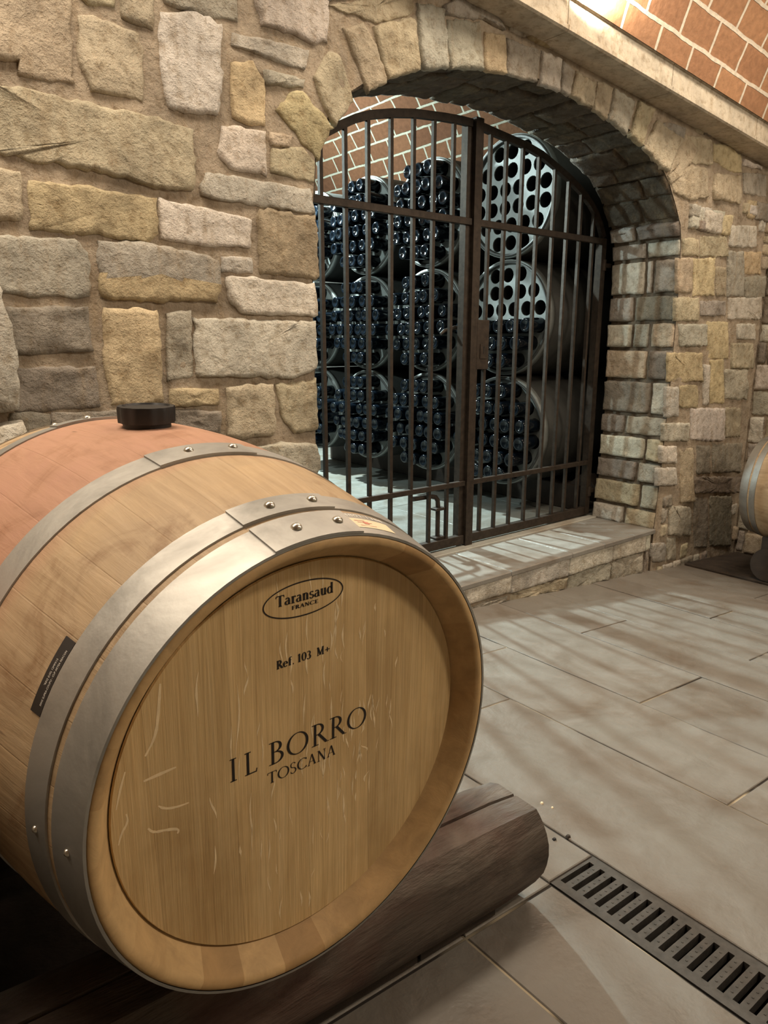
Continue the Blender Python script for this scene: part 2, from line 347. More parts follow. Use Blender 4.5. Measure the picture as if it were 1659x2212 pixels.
STONES=[('t',[(0.489,1.834),(0.699,1.891),(0.695,1.788),(0.687,1.667),(0.562,1.659),(0.56,1.692),(0.471,1.685)]),
('t',[(0.723,1.834),(0.797,1.837),(0.874,1.83),(0.885,1.786),(0.871,1.662),(0.737,1.662),(0.708,1.732)]),
('w',[(0.945,1.897),(1.05,1.921),(1.129,1.913),(1.105,1.666),(1.0,1.653),(0.949,1.66),(0.933,1.765)]),
('t',[(0.71,1.893),(0.815,1.922),(0.812,1.878),(0.75,1.869)]),
('t',[(0.832,1.916),(0.929,1.932),(0.914,1.85),(0.83,1.858)]),
('g',[(0.946,1.957),(1.176,2.018),(1.182,1.937),(1.096,1.924),(0.956,1.923)]),
('w',[(1.247,2.037),(1.515,2.108),(1.503,1.955),(1.457,1.935),(1.378,1.947),(1.265,1.94)]),
('g',[(1.17,1.9),(1.432,1.915),(1.415,1.853),(1.161,1.865)]),
('g',[(1.273,1.82),(1.414,1.826),(1.409,1.8),(1.274,1.782)]),
('y',[(1.155,1.818),(1.231,1.834),(1.266,1.795),(1.264,1.664),(1.2,1.658),(1.151,1.671)]),
('y',[(1.365,1.779),(1.405,1.79),(1.523,1.705),(1.465,1.596),(1.441,1.611),(1.312,1.715)]),
('t',[(1.455,1.84),(1.515,1.927),(1.557,1.918),(1.613,1.802),(1.536,1.714),(1.499,1.755)]),
('w',[(1.114,1.638),(1.263,1.646),(1.263,1.523),(1.136,1.524),(1.102,1.561)]),
('t',[(0.451,1.625),(0.606,1.632),(1.011,1.615),(1.015,1.524),(1.006,1.447),(0.908,1.436),(0.776,1.458),(0.658,1.465),(0.49,1.469),(0.433,1.47)]),
('t',[(1.282,1.649),(1.36,1.649),(1.351,1.617),(1.284,1.613)]),
('t',[(1.288,1.601),(1.399,1.618),(1.448,1.583),(1.442,1.524),(1.285,1.532)]),
('w',[(1.061,1.499),(1.429,1.5),(1.448,1.423),(1.242,1.427),(1.039,1.431),(1.038,1.463)]),
('y',[(0.558,1.413),(0.692,1.414),(0.89,1.408),(0.886,1.312),(0.859,1.287),(0.727,1.296),(0.546,1.29)]),
('t',[(0.429,1.435),(0.535,1.43),(0.525,1.312),(0.414,1.306)]),
('w',[(0.903,1.409),(1.202,1.382),(1.194,1.299),(0.99,1.292),(0.901,1.296)]),
('p',[(1.23,1.416),(1.443,1.411),(1.453,1.227),(1.44,1.217),(1.233,1.225)]),
('g',[(0.424,1.267),(0.651,1.277),(0.683,1.246),(0.681,1.125),(0.528,1.123),(0.409,1.138)]),
('m',[(0.722,1.277),(0.859,1.282),(1.078,1.257),(1.083,1.201),(1.063,1.129),(0.747,1.124),(0.715,1.129),(0.714,1.215)]),
('w',[(1.096,1.264),(1.197,1.268),(1.198,1.221),(1.09,1.22)]),
('w',[(1.108,1.205),(1.438,1.199),(1.449,1.094),(1.158,1.093),(1.111,1.132)]),
('d',[(0.455,1.09),(0.669,1.099),(0.676,0.984),(0.502,0.971),(0.461,0.976),(0.448,1.006)]),
('y',[(0.715,1.095),(0.877,1.099),(0.871,0.825),(0.81,0.817),(0.716,0.823),(0.709,0.96)]),
('g',[(0.902,1.088),(0.98,1.096),(0.975,0.903),(0.895,0.893)]),
('w',[(0.991,1.077),(1.435,1.073),(1.437,0.914),(1.343,0.886),(0.992,0.901),(0.986,0.969)]),
('d',[(0.451,0.935),(0.677,0.933),(0.68,0.822),(0.464,0.818),(0.45,0.829)]),
('y',[(0.898,0.863),(1.059,0.86),(1.057,0.809),(0.897,0.809)]),
('t',[(1.089,0.861),(1.258,0.869),(1.26,0.697),(1.137,0.688),(1.088,0.703)]),
('t',[(1.274,0.861),(1.43,0.877),(1.437,0.699),(1.336,0.695),(1.292,0.768)]),
('d',[(0.902,0.797),(1.062,0.789),(1.054,0.713),(0.905,0.751)]),
('d',[(0.446,0.815),(0.542,0.807),(0.54,0.759),(0.439,0.755)]),
('d',[(0.55,0.81),(0.758,0.805),(0.767,0.761),(0.546,0.762)]),
('g',[(1.168,0.662),(1.425,0.654),(1.441,0.562),(1.415,0.521),(1.338,0.548),(1.191,0.589)]),
('t',[(1.575,2.005),(1.653,2.038),(1.71,1.991),(1.755,1.889),(1.674,1.836),(1.635,1.914)]),
('t',[(1.704,2.042),(1.878,2.115),(1.908,1.962),(1.767,1.899),(1.716,1.992)]),
('g',[(1.896,2.161),(2.019,2.177),(2.051,1.994),(1.931,1.964),(1.907,2.049)]),
('g',[(2.04,2.148),(2.214,2.182),(2.236,2.026),(2.065,1.997)]),
('y',[(2.242,2.151),(2.35,2.169),(2.366,2.044),(2.25,2.029)]),
('g',[(2.369,2.164),(2.561,2.161),(2.553,2.051),(2.384,2.045)]),
('w',[(2.578,2.163),(2.706,2.163),(2.702,2.046),(2.578,2.048)]),
('g',[(2.719,2.156),(2.795,2.139),(2.77,2.044),(2.717,2.049)]),
('t',[(2.805,2.133),(2.951,2.121),(2.942,2.023),(2.789,2.042)]),
('t',[(2.969,2.136),(3.083,2.129),(3.051,1.999),(2.957,2.02)]),
('g',[(3.098,2.129),(3.27,2.106),(3.219,1.962),(3.071,2.002)]),
('t',[(3.297,2.111),(3.431,2.11),(3.353,1.934),(3.242,1.958)]),
('t',[(3.464,2.059),(3.698,2.013),(3.585,1.847),(3.378,1.921)]),
('t',[(3.719,2.042),(3.85,1.986),(3.751,1.869),(3.633,1.79),(3.601,1.83)]),
('t',[(1.512,2.057),(1.865,2.188),(1.884,2.152),(1.866,2.122),(1.71,2.058)]),
('g',[(1.432,2.103),(1.864,2.22),(1.852,2.192),(1.502,2.066)]),
('g',[(2.126,2.248),(2.301,2.222),(2.341,2.186),(2.228,2.195),(2.033,2.16),(2.025,2.188)]),
('g',[(3.513,2.058),(3.599,2.069),(3.72,2.07),(3.728,2.012),(3.629,2.011),(3.516,2.019)]),
('t',[(3.737,2.039),(3.851,2.051),(3.995,2.053),(4.019,1.939),(3.877,1.922),(3.755,1.922)]),
('y',[(4.028,2.047),(4.203,2.06),(4.346,2.03),(4.358,1.945),(4.23,1.942),(4.038,1.963)]),
('w',[(4.375,2.019),(4.604,2.009),(4.599,1.993),(4.374,1.985)]),
('t',[(4.06,1.897),(4.361,1.93),(4.388,1.784),(4.078,1.775)]),
('t',[(3.632,1.837),(3.806,1.905),(3.97,1.914),(4.021,1.779),(3.837,1.74),(3.674,1.756)]),
('g',[(4.392,1.949),(4.677,1.98),(4.71,1.86),(4.426,1.846)]),
('t',[(3.979,1.571),(4.273,1.597),(4.297,1.489),(4.0,1.468)]),
('w',[(4.297,1.656),(4.624,1.687),(4.654,1.57),(4.323,1.544)]),
('t',[(3.799,1.543),(3.963,1.557),(3.98,1.471),(3.814,1.459)]),
('g',[(4.302,1.513),(4.494,1.528),(4.555,1.28),(4.357,1.272)]),
('y',[(4.509,1.531),(4.708,1.545),(4.741,1.42),(4.539,1.409)]),
('t',[(3.767,1.443),(3.912,1.453),(3.946,1.275),(3.798,1.269)]),
('y',[(3.93,1.454),(4.153,1.469),(4.196,1.271),(3.967,1.262)]),
('t',[(4.187,1.424),(4.3,1.431),(4.335,1.276),(4.22,1.272)]),
('g',[(4.539,1.391),(4.793,1.405),(4.827,1.28),(4.569,1.27)]),
('t',[(3.781,1.241),(4.024,1.25),(4.049,1.126),(3.802,1.122)]),
('g',[(4.051,1.232),(4.343,1.242),(4.361,1.162),(4.066,1.155)]),
('w',[(4.37,1.263),(4.779,1.278),(4.812,1.151),(4.398,1.143)]),
('g',[(3.843,1.104),(4.142,1.108),(4.168,0.985),(3.864,0.986)]),
('y',[(4.15,1.118),(4.392,1.122),(4.44,0.911),(4.193,0.914)]),
('w',[(4.516,1.114),(4.748,1.118),(4.772,1.027),(4.537,1.026)]),
('t',[(4.464,1.0),(4.754,1.0),(4.794,0.846),(4.498,0.853)]),
('y',[(3.76,0.948),(4.121,0.945),(4.153,0.784),(3.786,0.795)]),
('w',[(4.149,0.875),(4.216,0.874),(4.265,0.639),(4.196,0.643)]),
('y',[(4.226,0.904),(4.391,0.902),(4.45,0.641),(4.28,0.649)]),
('g',[(4.426,0.843),(4.711,0.837),(4.757,0.653),(4.466,0.667)]),
('w',[(3.764,0.762),(3.886,0.758),(3.916,0.593),(3.792,0.6)]),
('y',[(3.913,0.767),(4.101,0.76),(4.126,0.631),(3.936,0.642)]),
('w',[(4.056,0.63),(4.453,0.608),(4.497,0.408),(4.092,0.441)]),
('t',[(4.487,0.606),(4.675,0.596),(4.72,0.412),(4.527,0.428)]),
('w',[(3.77,0.562),(4.042,0.544),(4.062,0.439),(3.787,0.462)]),
('w',[(3.764,0.434),(3.927,0.419),(3.945,0.32),(3.78,0.337)]),
('t',[(3.979,0.404),(4.133,0.391),(4.198,0.053),(4.039,0.075)]),
('d',[(4.173,0.398),(4.335,0.383),(4.372,0.209),(4.206,0.228)]),
('d',[(4.365,0.397),(4.743,0.364),(4.79,0.173),(4.404,0.216)]),
('w',[(3.747,0.31),(3.941,0.289),(3.959,0.187),(3.763,0.211)]),
('d',[(4.189,0.208),(4.798,0.137),(4.825,0.026),(4.209,0.107)]),
('g',[(3.912,0.061),(4.161,0.025),(4.196,-0.159),(3.942,-0.116)]),
('d',[(4.204,0.074),(4.372,0.052),(4.441,-0.283),(4.268,-0.252)]),
('d',[(4.404,0.059),(4.679,0.022),(4.76,-0.329),(4.474,-0.277)]),
('g',[(3.763,-0.139),(3.911,-0.165),(3.93,-0.278),(3.78,-0.249)]),
('g',[(3.926,-0.135),(4.029,-0.153),(4.054,-0.291),(3.949,-0.271)])]

ARCH = [(1.432, -.30), (1.432, .0), (1.43, .5), (1.43, 1.0), (1.432, 1.35), (1.452, 1.6), (1.505, 1.73), (1.575, 1.81), (1.66, 1.865), (1.737, 1.905), (1.839, 1.945), (1.922, 1.983), (2.061, 2.016), (2.186, 2.039), (2.376, 2.058), (2.569, 2.063), (2.716, 2.060), (2.917, 2.040), (3.044, 2.024), (3.247, 1.984), (3.395, 1.930), (3.520, 1.885), (3.63, 1.797), (3.716, 1.692), (3.772, 1.61), (3.794, 1.53), (3.81, 1.345), (3.815, .855), (3.80, .34), (3.775, -.07), (3.77, -.40)]
WY = 2.152; WB = 2.56          # mortar face and back face of the arch wall
def in_open(a, b): return inpoly((a, b), ARCH)
# wall with the arched opening
wb = MB()
bm = bmesh.new()
outer = [(-3.0, -.45), (ARCH[0][0], -.45)]+ARCH[1:-1]+[(ARCH[-1][0], -.45), (4.95, -.45), (4.95, 3.6), (-3.0, 3.6)]
outer[1] = (ARCH[0][0], -.45)
vs = [bm.verts.new((x, WY, z)) for x, z in outer]
es = [bm.edges.new((vs[i], vs[(i+1) % len(vs)])) for i in range(len(vs))]
bmesh.ops.triangle_fill(bm, edges=es, use_beauty=True); bm.verts.index_update()
fv = [v.co.copy() for v in bm.verts]; ff = [[v.index for v in f.verts] for f in bm.faces]; bm.free()
wb.add(fv, ff, MORT, 1, smooth=False); wb.add([(v.x, WB, v.z) for v in fv], [f[::-1] for f in ff], (.07, .065, .055), 1, smooth=False)
no = len(ARCH)
wb.add([(x, WY, z) for x, z in ARCH]+[(x, WB, z) for x, z in ARCH], [(i, i+1, no+i+1, no+i) for i in range(no-1)], (.15, .12, .09), 1, smooth=False)  # soffit and jamb mortar, darkened to put shade into its colour
face = lambda a, b, d: (a, WY-d, b)
for k, q in STONES:
    if k == 'm': stone(wb, q, face, .02, (.40, .37, .32), band=(1.187, (.53, .43, .27)))
    elif k in 'w': stone(wb, q, face, rnd.uniform(.010, .017), scol(k), rough=.0035)
    else: stone(wb, q, face, rnd.uniform(.007, .018), scol(k), rough=.008)
polys = [q for k, q in STONES]
boxes = [(min(p[0] for p in q)-.02, max(p[0] for p in q)+.02, min(p[1] for p in q)-.02, max(p[1] for p in q)+.02) for q in polys]
def avoid(a, b):
    if inpoly((a, b), ARCH) or any(abs(a-x) < .03 and abs(b-z) < .03 for x, z in ARCH): return True
    return any(x0 < a < x1 and z0 < b < z1 and inpoly((a, b), q) for q, (x0, x1, z0, z1) in zip(polys, boxes))
fill_stones(wb, -2.9, .47, -.1, 3.2, face, avoid)
fill_stones(wb, .47, 1.43, -.15, .62, face, avoid, kinds='dgtg')
fill_stones(wb, .47, 4.8, 1.3, 2.6, face, avoid, hr=(.07, .13), wr=(.09, .2))
fill_stones(wb, 3.84, 4.82, -.38, 1.9, face, avoid, hr=(.05, .1), wr=(.06, .16), kinds='tgwd')
# the two rough quoins standing proud at the far left
for q in ([(-.02, .80), (.455, .83), (.468, .94), (.462, 1.06), (.44, 1.15), (-.02, 1.17)], [(-.1, .55), (.478, .58), (.486, .70), (.470, .79), (-.1, .78)]): stone(wb, q, face, .075, scol('w'), rough=.012)
# soffit and jambs: courses following the opening, each of one to three stones through the wall
cum = [0.0]
for i in range(no-1): cum.append(cum[-1]+math.hypot(ARCH[i+1][0]-ARCH[i][0], ARCH[i+1][1]-ARCH[i][1]))
def onarch(s):
    s = min(max(s, 0), cum[-1]-1e-6); i = max(k for k in range(no) if cum[k] <= s); i = min(i, no-2)
    t = (s-cum[i])/(cum[i+1]-cum[i]); a, b = ARCH[i], ARCH[i+1]
    dx, dz = b[0]-a[0], b[1]-a[1]; L = math.hypot(dx, dz)
    return a[0]+dx*t, a[1]+dz*t, dz/L, -dx/L        # point and inward normal
def soff(s, y, d):
    x, z, nx, nzz = onarch(s); return (x+nx*d, y, z+nzz*d)
def s_at(z):   # arc length on the right jamb at height z
    for i in range(no-1, 0, -1):
        if ARCH[i][1] <= z <= ARCH[i-1][1] and ARCH[i][0] > 3: return cum[i]-(cum[i]-cum[i-1])*(z-ARCH[i][1])/(ARCH[i-1][1]-ARCH[i][1])
    return cum[-1]
zs = [1.641, 1.552, 1.454, 1.266, 1.117, .971, .792, .596, .472, .329, .201, .053, -.065]
cuts = [s_at(z) for z in zs]
cs = []; s = cum[1]
while s < cuts[0]-.05:
    e = min(s+rnd.uniform(.09, .17), cuts[0]); cs.append((s, e)); s = e
cs += [(cuts[i], cuts[i+1]) for i in range(len(cuts)-1)]
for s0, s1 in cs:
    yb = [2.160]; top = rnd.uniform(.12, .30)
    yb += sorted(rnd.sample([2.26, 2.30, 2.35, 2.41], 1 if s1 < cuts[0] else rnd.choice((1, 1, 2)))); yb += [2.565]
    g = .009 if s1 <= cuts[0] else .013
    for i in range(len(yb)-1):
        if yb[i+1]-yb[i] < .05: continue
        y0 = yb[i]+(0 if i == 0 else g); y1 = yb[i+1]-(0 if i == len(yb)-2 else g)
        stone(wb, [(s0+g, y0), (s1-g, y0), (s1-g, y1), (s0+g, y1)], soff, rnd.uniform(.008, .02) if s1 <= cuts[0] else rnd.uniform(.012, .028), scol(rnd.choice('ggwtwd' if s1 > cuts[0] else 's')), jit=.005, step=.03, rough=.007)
wall = struct(wb.build('wall_back', [M_stone, M_mortar]), 'rough stone wall with an arched gateway')

# end wall, opposite wall, wall behind, all of the same stone
XE, XW, YO = 4.84, -2.6, -1.62
we = MB(); we.add([(XE, 2.2, -.5), (XE, YO-.2, -.5), (XE, YO-.2, 3.6), (XE, 2.2, 3.6)], [(0, 1, 2, 3)], MORT, 1, smooth=False)
fill_stones(we, -1.6, 2.15, -.38, 3.0, lambda a, b, d: (XE-d, -a+.5, b) if False else (XE-d, 2.15-(a+1.6), b), hr=(.10, .18), wr=(.14, .3), kinds='tgdgw')
struct(we.build('wall_right', [M_stone, M_mortar]))
wo = MB(); wo.add([(XW, YO, -.5), (XW, YO, 3.6), (XE, YO, 3.6), (XE, YO, -.5)], [(0, 1, 2, 3)], (.40, .33, .24), 0, smooth=False)
struct(wo.build('wall_front', [M_mortar]))
wl = MB(); wl.add([(XW, YO-.1, -.5), (XW, 2.3, -.5), (XW, 2.3, 3.9), (XW, YO-.1, 3.9)], [(0, 1, 2, 3)], (.40, .33, .24), 0, smooth=False)
struct(wl.build('wall_left', [M_mortar]))

# ------------------------------------------------------------------ floor: stone slabs, gutter, dark bed on the right
FZ = lambda x: SL*x
fn = lambda x, y, h: (x, y, h+SL*x)
GX0, GX1, GY1 = 1.068, 1.222, .772
base = MB()
for (x0, x1, y0, y1) in [(XW, GX0, YO, 2.3), (GX0, GX1, GY1, 2.3), (GX1, 4.95, YO, 2.3)]:
    base.add([fn(x0, y0, -.0035), fn(x1, y0, -.0035), fn(x1, y1, -.0035), fn(x0, y1, -.0035)], [(0, 1, 2, 3)], None, 1, smooth=False)
# gutter trough under the grate
tr = [(GX0, YO), (GX1, YO), (GX1, GY1), (GX0, GY1)]
base.add([fn(x, y, -.0035) for x, y in tr]+[fn(x, y, -.20) for x, y in tr], [(4, 5, 6, 7), (0, 4, 7, 3), (1, 2, 6, 5), (2, 3, 7, 6), (0, 1, 5, 4)], None, 2, smooth=False)
strips = [(-2.58, -2.1, []), (-2.1, -1.66, [.2]), (-1.66, -1.2, [-.5, .9]), (-1.2, -.78, [.3, 1.3]), (-.78, -.36, [-.3, .8]), (-.36, .02, [.766, -.7]), (.02, .43, [.766, -.4, 1.5]), (.43, .816, [.766, -.9]), (.816, GX0, [.766, -.2, 1.45]),
          (GX0, GX1, [.772]), (GX1, 1.685, [1.415, .30, -.75]), (1.685, 2.04, [.692, 1.74, -.38]), (2.04, 2.455, [1.157, .1, -.9]), (2.455, 2.803, [1.69, .62, -.5]), (2.803, 3.20, [1.14, .05, -1.0]), (3.20, 3.437, [1.5, .5, -.5]), (3.437, 3.78, [1.0, -.1]), (3.78, 4.135, [1.55, .5, -.6])]
for x0, x1, cut in strips:
    ys = [YO+.01]+sorted(cut)+[2.2]
    for y0, y1 in zip(ys, ys[1:]):
        if (x0, x1) == (GX0, GX1) and y0 < .7: continue
        g = .0030; f = rnd.uniform(.93, 1.06); c = (.180*f, .162*f, .141*f)
        base.box(x0+g, x1-g, y0+g, y1-g, -.03, rnd.uniform(-.0015, .0005), c, 0, fn, bev=.002)
struct(base.build('floor', [M_floor, M_grout, M_hole_shade]), 'long grey stone floor slabs')
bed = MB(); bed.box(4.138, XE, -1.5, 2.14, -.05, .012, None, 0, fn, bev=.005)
bed.box(-2.5, .80, .91, 2.13, -.05, .004, None, 0, fn, bev=.003)  # dark sheet added to deepen the shade under the barrel row
struct(bed.build('trim_3', M_soil_shade), 'dark earth bed on the right, dark sheet added as shade under the left barrels')

# ------------------------------------------------------------------ stone step in the gateway
st = MB(); ZT = -.052
st.box(1.40, 3.80, 2.165, 2.62, -.45, ZT-.004, MORT, 1)
x = 1.40
sface = lambda a, b, d: (a, 2.165-d, b)
while x < 3.74:
    wd = rnd.uniform(.26, .46); x1 = min(x+wd, 3.75); zb = SL*(x+x1)/2
    stone(st, [(x+.004, max(zb+.035, -.17)), (x1-.004, max(zb+.035, -.17)), (x1-.004, ZT-.012), (x+.004, ZT-.012)], sface, .018, scol('w'), jit=.0035, rough=.0035)
    if zb+.035 < -.15:
        stone(st, [(x+.01, zb-.01), (x1-.02, zb-.01), (x1-.01, -.18), (x+.01, -.18)], sface, .010, scol(rnd.choice('gtd')), jit=.012, rough=.012)
    else: stone(st, [(x+.008, zb-.01), (x1-.008, zb-.01), (x1-.008, zb+.026), (x+.008, zb+.026)], sface, .014, scol('d'), jit=.008, rough=.01)
    x = x1
x = 1.42
while x < 3.77:      # top flags
    x1 = min(x+rnd.uniform(.28, .5), 3.78); f = rnd.uniform(.92, 1.06)
    st.box(x+.002, x1-.002, 2.142, 2.53, ZT-.03, ZT+rnd.uniform(-.002, .001), (.235*f, .22*f, .198*f), 2, bev=.006); x = x1
st.box(1.44, 3.76, 2.532, 2.64, ZT-.03, ZT+.006, (.38, .37, .33), 2, bev=.004)
struct(st.build('trim_2', [M_stone, M_mortar, M_floor]), 'stone step below the iron gate')

# ------------------------------------------------------------------ cornice and brick vault
co_ = MB(); CH = 2.402
xs = [XW]+[-2.26, -1.46, -.66, .14, .94, 1.75, 2.56, 3.34, 4.20, XE]
for x0, x1 in zip(xs, xs[1:]):
    f = rnd.uniform(.95, 1.05); c = (.50*f, .44*f, .35*f); g = .002
    prof = [(2.17, CH), (2.012, CH), (2.003, CH+.006), (2.003, CH+.022), (2.010, CH+.027), (2.010, CH+.112), (2.003, CH+.118), (2.17, CH+.118)]
    vs = [fn(x0+g, y, h) for y, h in prof]+[fn(x1-g, y, h) for y, h in prof]; n = len(prof)
    co_.add(vs, [(i, n+i, n+(i+1) % n, (i+1) % n) for i in range(n)]+[tuple(range(n)), tuple(range(2*n-1, n-1, -1))], c, 0, smooth=False)
co_.box(XW, XE, 2.02, 2.17, CH+.004, CH+.114, (.66, .58, .44), 1, fn)
struct(co_.build('trim_1', [M_smooth, M_mortar]), 'pale stone cornice under the brick vault')
va = MB(); th0 = R(74); Y0, Y1 = 1.992, -1.55; rad = (Y0-Y1)/2/math.sin(th0); yc = (Y0+Y1)/2; zc = CH+.112-rad*math.cos(th0)
# x cells are split so the brick pattern stays straight
n = 40; row = []
for i in range(n+1):
    a = th0-2*th0*i/n; row.append((yc+rad*math.sin(a), zc+rad*math.cos(a), rad*2*th0*i/n))
for i in range(n):
    for x0, x1 in ((XW, 1.2), (1.2, XE)):
        q = [fn(x0, row[i][0], row[i][1]), fn(x1, row[i][0], row[i][1]), fn(x1, row[i+1][0], row[i+1][1]), fn(x0, row[i+1][0], row[i+1][1])]
        ox, oy = -3.383+.133-.045, .14-.105
        va.add(q, [(0, 1, 2, 3)], None, 0, [[(x0+ox+8*.266, row[i][2]+oy), (x1+ox+8*.266, row[i][2]+oy), (x1+ox+8*.266, row[i+1][2]+oy), (x0+ox+8*.266, row[i+1][2]+oy)]])
struct(va.build('ceiling', M_brick), 'red brick vault over the stone wall')

# ------------------------------------------------------------------ the cellar behind the gate
CX0, CX1, CY1, CZ = .75, 4.42, 8.6, -.055
cf = MB(); 
for i in range(5):
    for j in range(6):
        f = rnd.uniform(.94, 1.05); x0 = CX0+(CX1-CX0)*i/5; y0 = 2.56+(CY1-2.56)*j/6
        cf.box(x0+.002, x0+(CX1-CX0)/5-.002, y0+.002, y0+(CY1-2.56)/6-.002, CZ-.05, CZ, (.185*f, .185*f, .168*f), 0, bev=.002)
struct(cf.build('floor', [M_floor]), 'pale cellar floor behind the gate')
for nm, q in (('wall_cellar_right', [(CX1, 2.56, -.1), (CX1, 2.56, 2.36), (CX1, CY1, 2.36), (CX1, CY1, -.1)]), ('wall_cellar_left', [(CX0, 2.56, -.1), (CX0, CY1, -.1), (CX0, CY1, 2.36), (CX0, 2.56, 2.36)]), ('wall_cellar_back', [(CX0, CY1, -.1), (CX1, CY1, -.1), (CX1, CY1, 4), (CX0, CY1, 4)])):
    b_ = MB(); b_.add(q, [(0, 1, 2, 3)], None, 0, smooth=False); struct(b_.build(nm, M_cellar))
b_ = MB(); b_.box(CX1-.06, CX1+.02, 2.56, CY1, 2.24, 2.33); b_.box(CX0-.02, CX0+.06, 2.56, CY1, 2.24, 2.33); struct(b_.build('trim_4', M_plaster), 'pale ledge under the cellar vault')
cv = MB(); th = R(68); hw = (CX1-CX0)/2; rr = hw/math.sin(th); xc = (CX0+CX1)/2; zc2 = 2.33-rr*math.cos(th); prev = None
for i in range(37):
    a = th-2*th*i/36; p = (xc+rr*math.sin(a), zc2+rr*math.cos(a), rr*2*th*i/36)
    if prev: cv.add([(prev[0], 2.56, prev[1]), (prev[0], CY1, prev[1]), (p[0], CY1, p[1]), (p[0], 2.56, p[1])], [(0, 1, 2, 3)], None, 0, [[(2.56, prev[2]), (CY1, prev[2]), (CY1, p[2]), (2.56, p[2])]])
    prev = p
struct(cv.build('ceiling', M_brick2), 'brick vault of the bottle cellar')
# ------------------------------------------------------------------ iron gate: two leaves with an arched top
GY = 2.60
TOP = [(1.50, 1.555), (1.56, 1.64), (1.63, 1.715), (1.70, 1.775), (1.781, 1.83), (1.872, 1.88), (1.95, 1.918), (2.023, 1.945), (2.15, 1.975), (2.282, 1.997), (2.459, 2.013), (2.56, 2.019), (2.639, 2.02), (2.72, 2.014), (2.903, 1.995), (3.03, 1.983), (3.16, 1.958), (3.274, 1.920), (3.391, 1.879), (3.506, 1.828), (3.60, 1.772), (3.66, 1.722), (3.71, 1.66), (3.745, 1.60)]
def topz(x):
    for (a, za), (b, zb) in zip(TOP, TOP[1:]):
        if a <= x <= b: return za+(zb-za)*(x-a)/(b-a)
    return TOP[0][1] if x < TOP[0][0] else TOP[-1][1]
def part(name, m, parent, fill, **k):
    b = MB(); fill(b); return b.build(name, m, parent, **k)
def arc_rail(x0, x1):
    def f(b):
        pts = [(x0, topz(x0))]+[p for p in TOP if x0 < p[0] < x1]+[(x1, topz(x1))]; vs = []
        for i, (x, z) in enumerate(pts):
            a = pts[max(i-1, 0)]; c = pts[min(i+1, len(pts)-1)]; dx, dz = c[0]-a[0], c[1]-a[1]; L = math.hypot(dx, dz); nx, nz_ = -dz/L, dx/L
            for o, y in ((.0, -.012), (.0, .012), (-.034, .012), (-.034, -.012)): vs.append((x+nx*o, GY+y, z+nz_*o))
        n = len(pts); b.add(vs, [(i*4+k, i*4+(k+1) % 4, (i+1)*4+(k+1) % 4, (i+1)*4+k) for i in range(n-1) for k in range(4)]+[(0, 1, 2, 3), ((n-1)*4+3, (n-1)*4+2, (n-1)*4+1, (n-1)*4)], smooth=False)
    return f
def leaf(label, xa, xb, bars, hx):
    t = thing('gate_leaf', label, 'gate', (0, 0, 0), 'leaves of the iron gate')
    part('top_rail', M_iron, t, arc_rail(xa, xb))
    part('middle_rail', M_iron, t, lambda b: b.box(xa, xb, GY-.018, GY+.006, 1.553, 1.585, bev=.002))
    part('lower_rail', M_iron, t, lambda b: b.box(xa, xb, GY-.018, GY+.006, .278, .304, bev=.002))
    part('bottom_rail', M_iron, t, lambda b: b.box(xa, xb, GY-.018, GY+.018, -.036, .012, bev=.002))
    for x in bars: part('bar', M_iron, t, lambda b: b.box(x-.0085, x+.0085, GY-.0085, GY+.0085, .0, topz(x)-.012, bev=.0015))
    return t
gl = leaf('left iron gate leaf with the drop bolt, before the fuller drums', 1.50, 2.640, [1.53, 1.655, 1.779, 1.903, 2.023, 2.150, 2.279, 2.401, 2.525], 1.5)
part('hinge_stile', M_iron, gl, lambda b: b.box(1.482, 1.512, GY-.018, GY+.018, -.036, 1.57, bev=.003))
part('meeting_stile', M_iron, gl, lambda b: b.box(2.612, 2.645, GY-.004, GY+.036, -.036, topz(2.63)-.005, bev=.002))
part('drop_bolt', M_iron, gl, lambda b: b.tube([(2.487, GY+.022, -.02), (2.487, GY+.022, .185), (2.484, GY+.022, .215), (2.468, GY+.022, .236), (2.44, GY+.022, .243), (2.316, GY+.022, .245)], .0125))
for z in (.012, .165): part('bolt_bracket', M_iron, gl, lambda b: b.box(2.455, 2.520, GY-.002, GY+.042, z, z+.014, bev=.002))
gr = leaf('right iron gate leaf with the lock plate, before the perforated drums', 2.655, 3.745, [2.772, 2.886, 3.009, 3.136, 3.269, 3.390, 3.507, 3.630], 3.7)
part('meeting_stile', M_iron, gr, lambda b: b.box(2.646, 2.697, GY-.026, GY+.022, -.06, topz(2.68)+.012, bev=.003))
part('hinge_stile', M_iron, gr, lambda b: b.box(3.700, 3.742, GY-.020, GY+.022, -.036, 1.575, bev=.003))
lp = part('lock_plate', M_iron, gr, lambda b: b.box(2.690, 2.775, GY-.027, GY+.02, .872, 1.115, bev=.002))
kp = part('keyhole_plate', M_iron, lp, lambda b: b.box(2.712, 2.762, GY-.031, GY-.027, .925, .998, bev=.001))
def keyhole(b): 
    b.lathe([(GY-.0316, .0001), (GY-.0316, .0052)], 16, fn=lambda x, y, z: (2.736+x, y, .981+z)); b.box(2.7335, 2.7385, GY-.0317, GY-.0309, .950, .981)
part('keyhole', M_hole_shade, lp, keyhole)
part('handle', M_iron, gr, lambda b: b.tube([(2.66, GY+.026, 1.075), (2.66, GY+.07, 1.075), (2.64, GY+.082, 1.078), (2.57, GY+.085, 1.062), (2.545, GY+.085, 1.045)], [.011, .011, .011, .009, .007]))
for z in (.11, 1.44): part('hinge', M_iron, gr, lambda b: (b.tube([(3.735, GY-.012, z-.03), (3.735, GY-.012, z+.03)], .017), b.box(3.735, 3.800, GY-.022, GY-.004, z-.012, z+.012, bev=.002)))

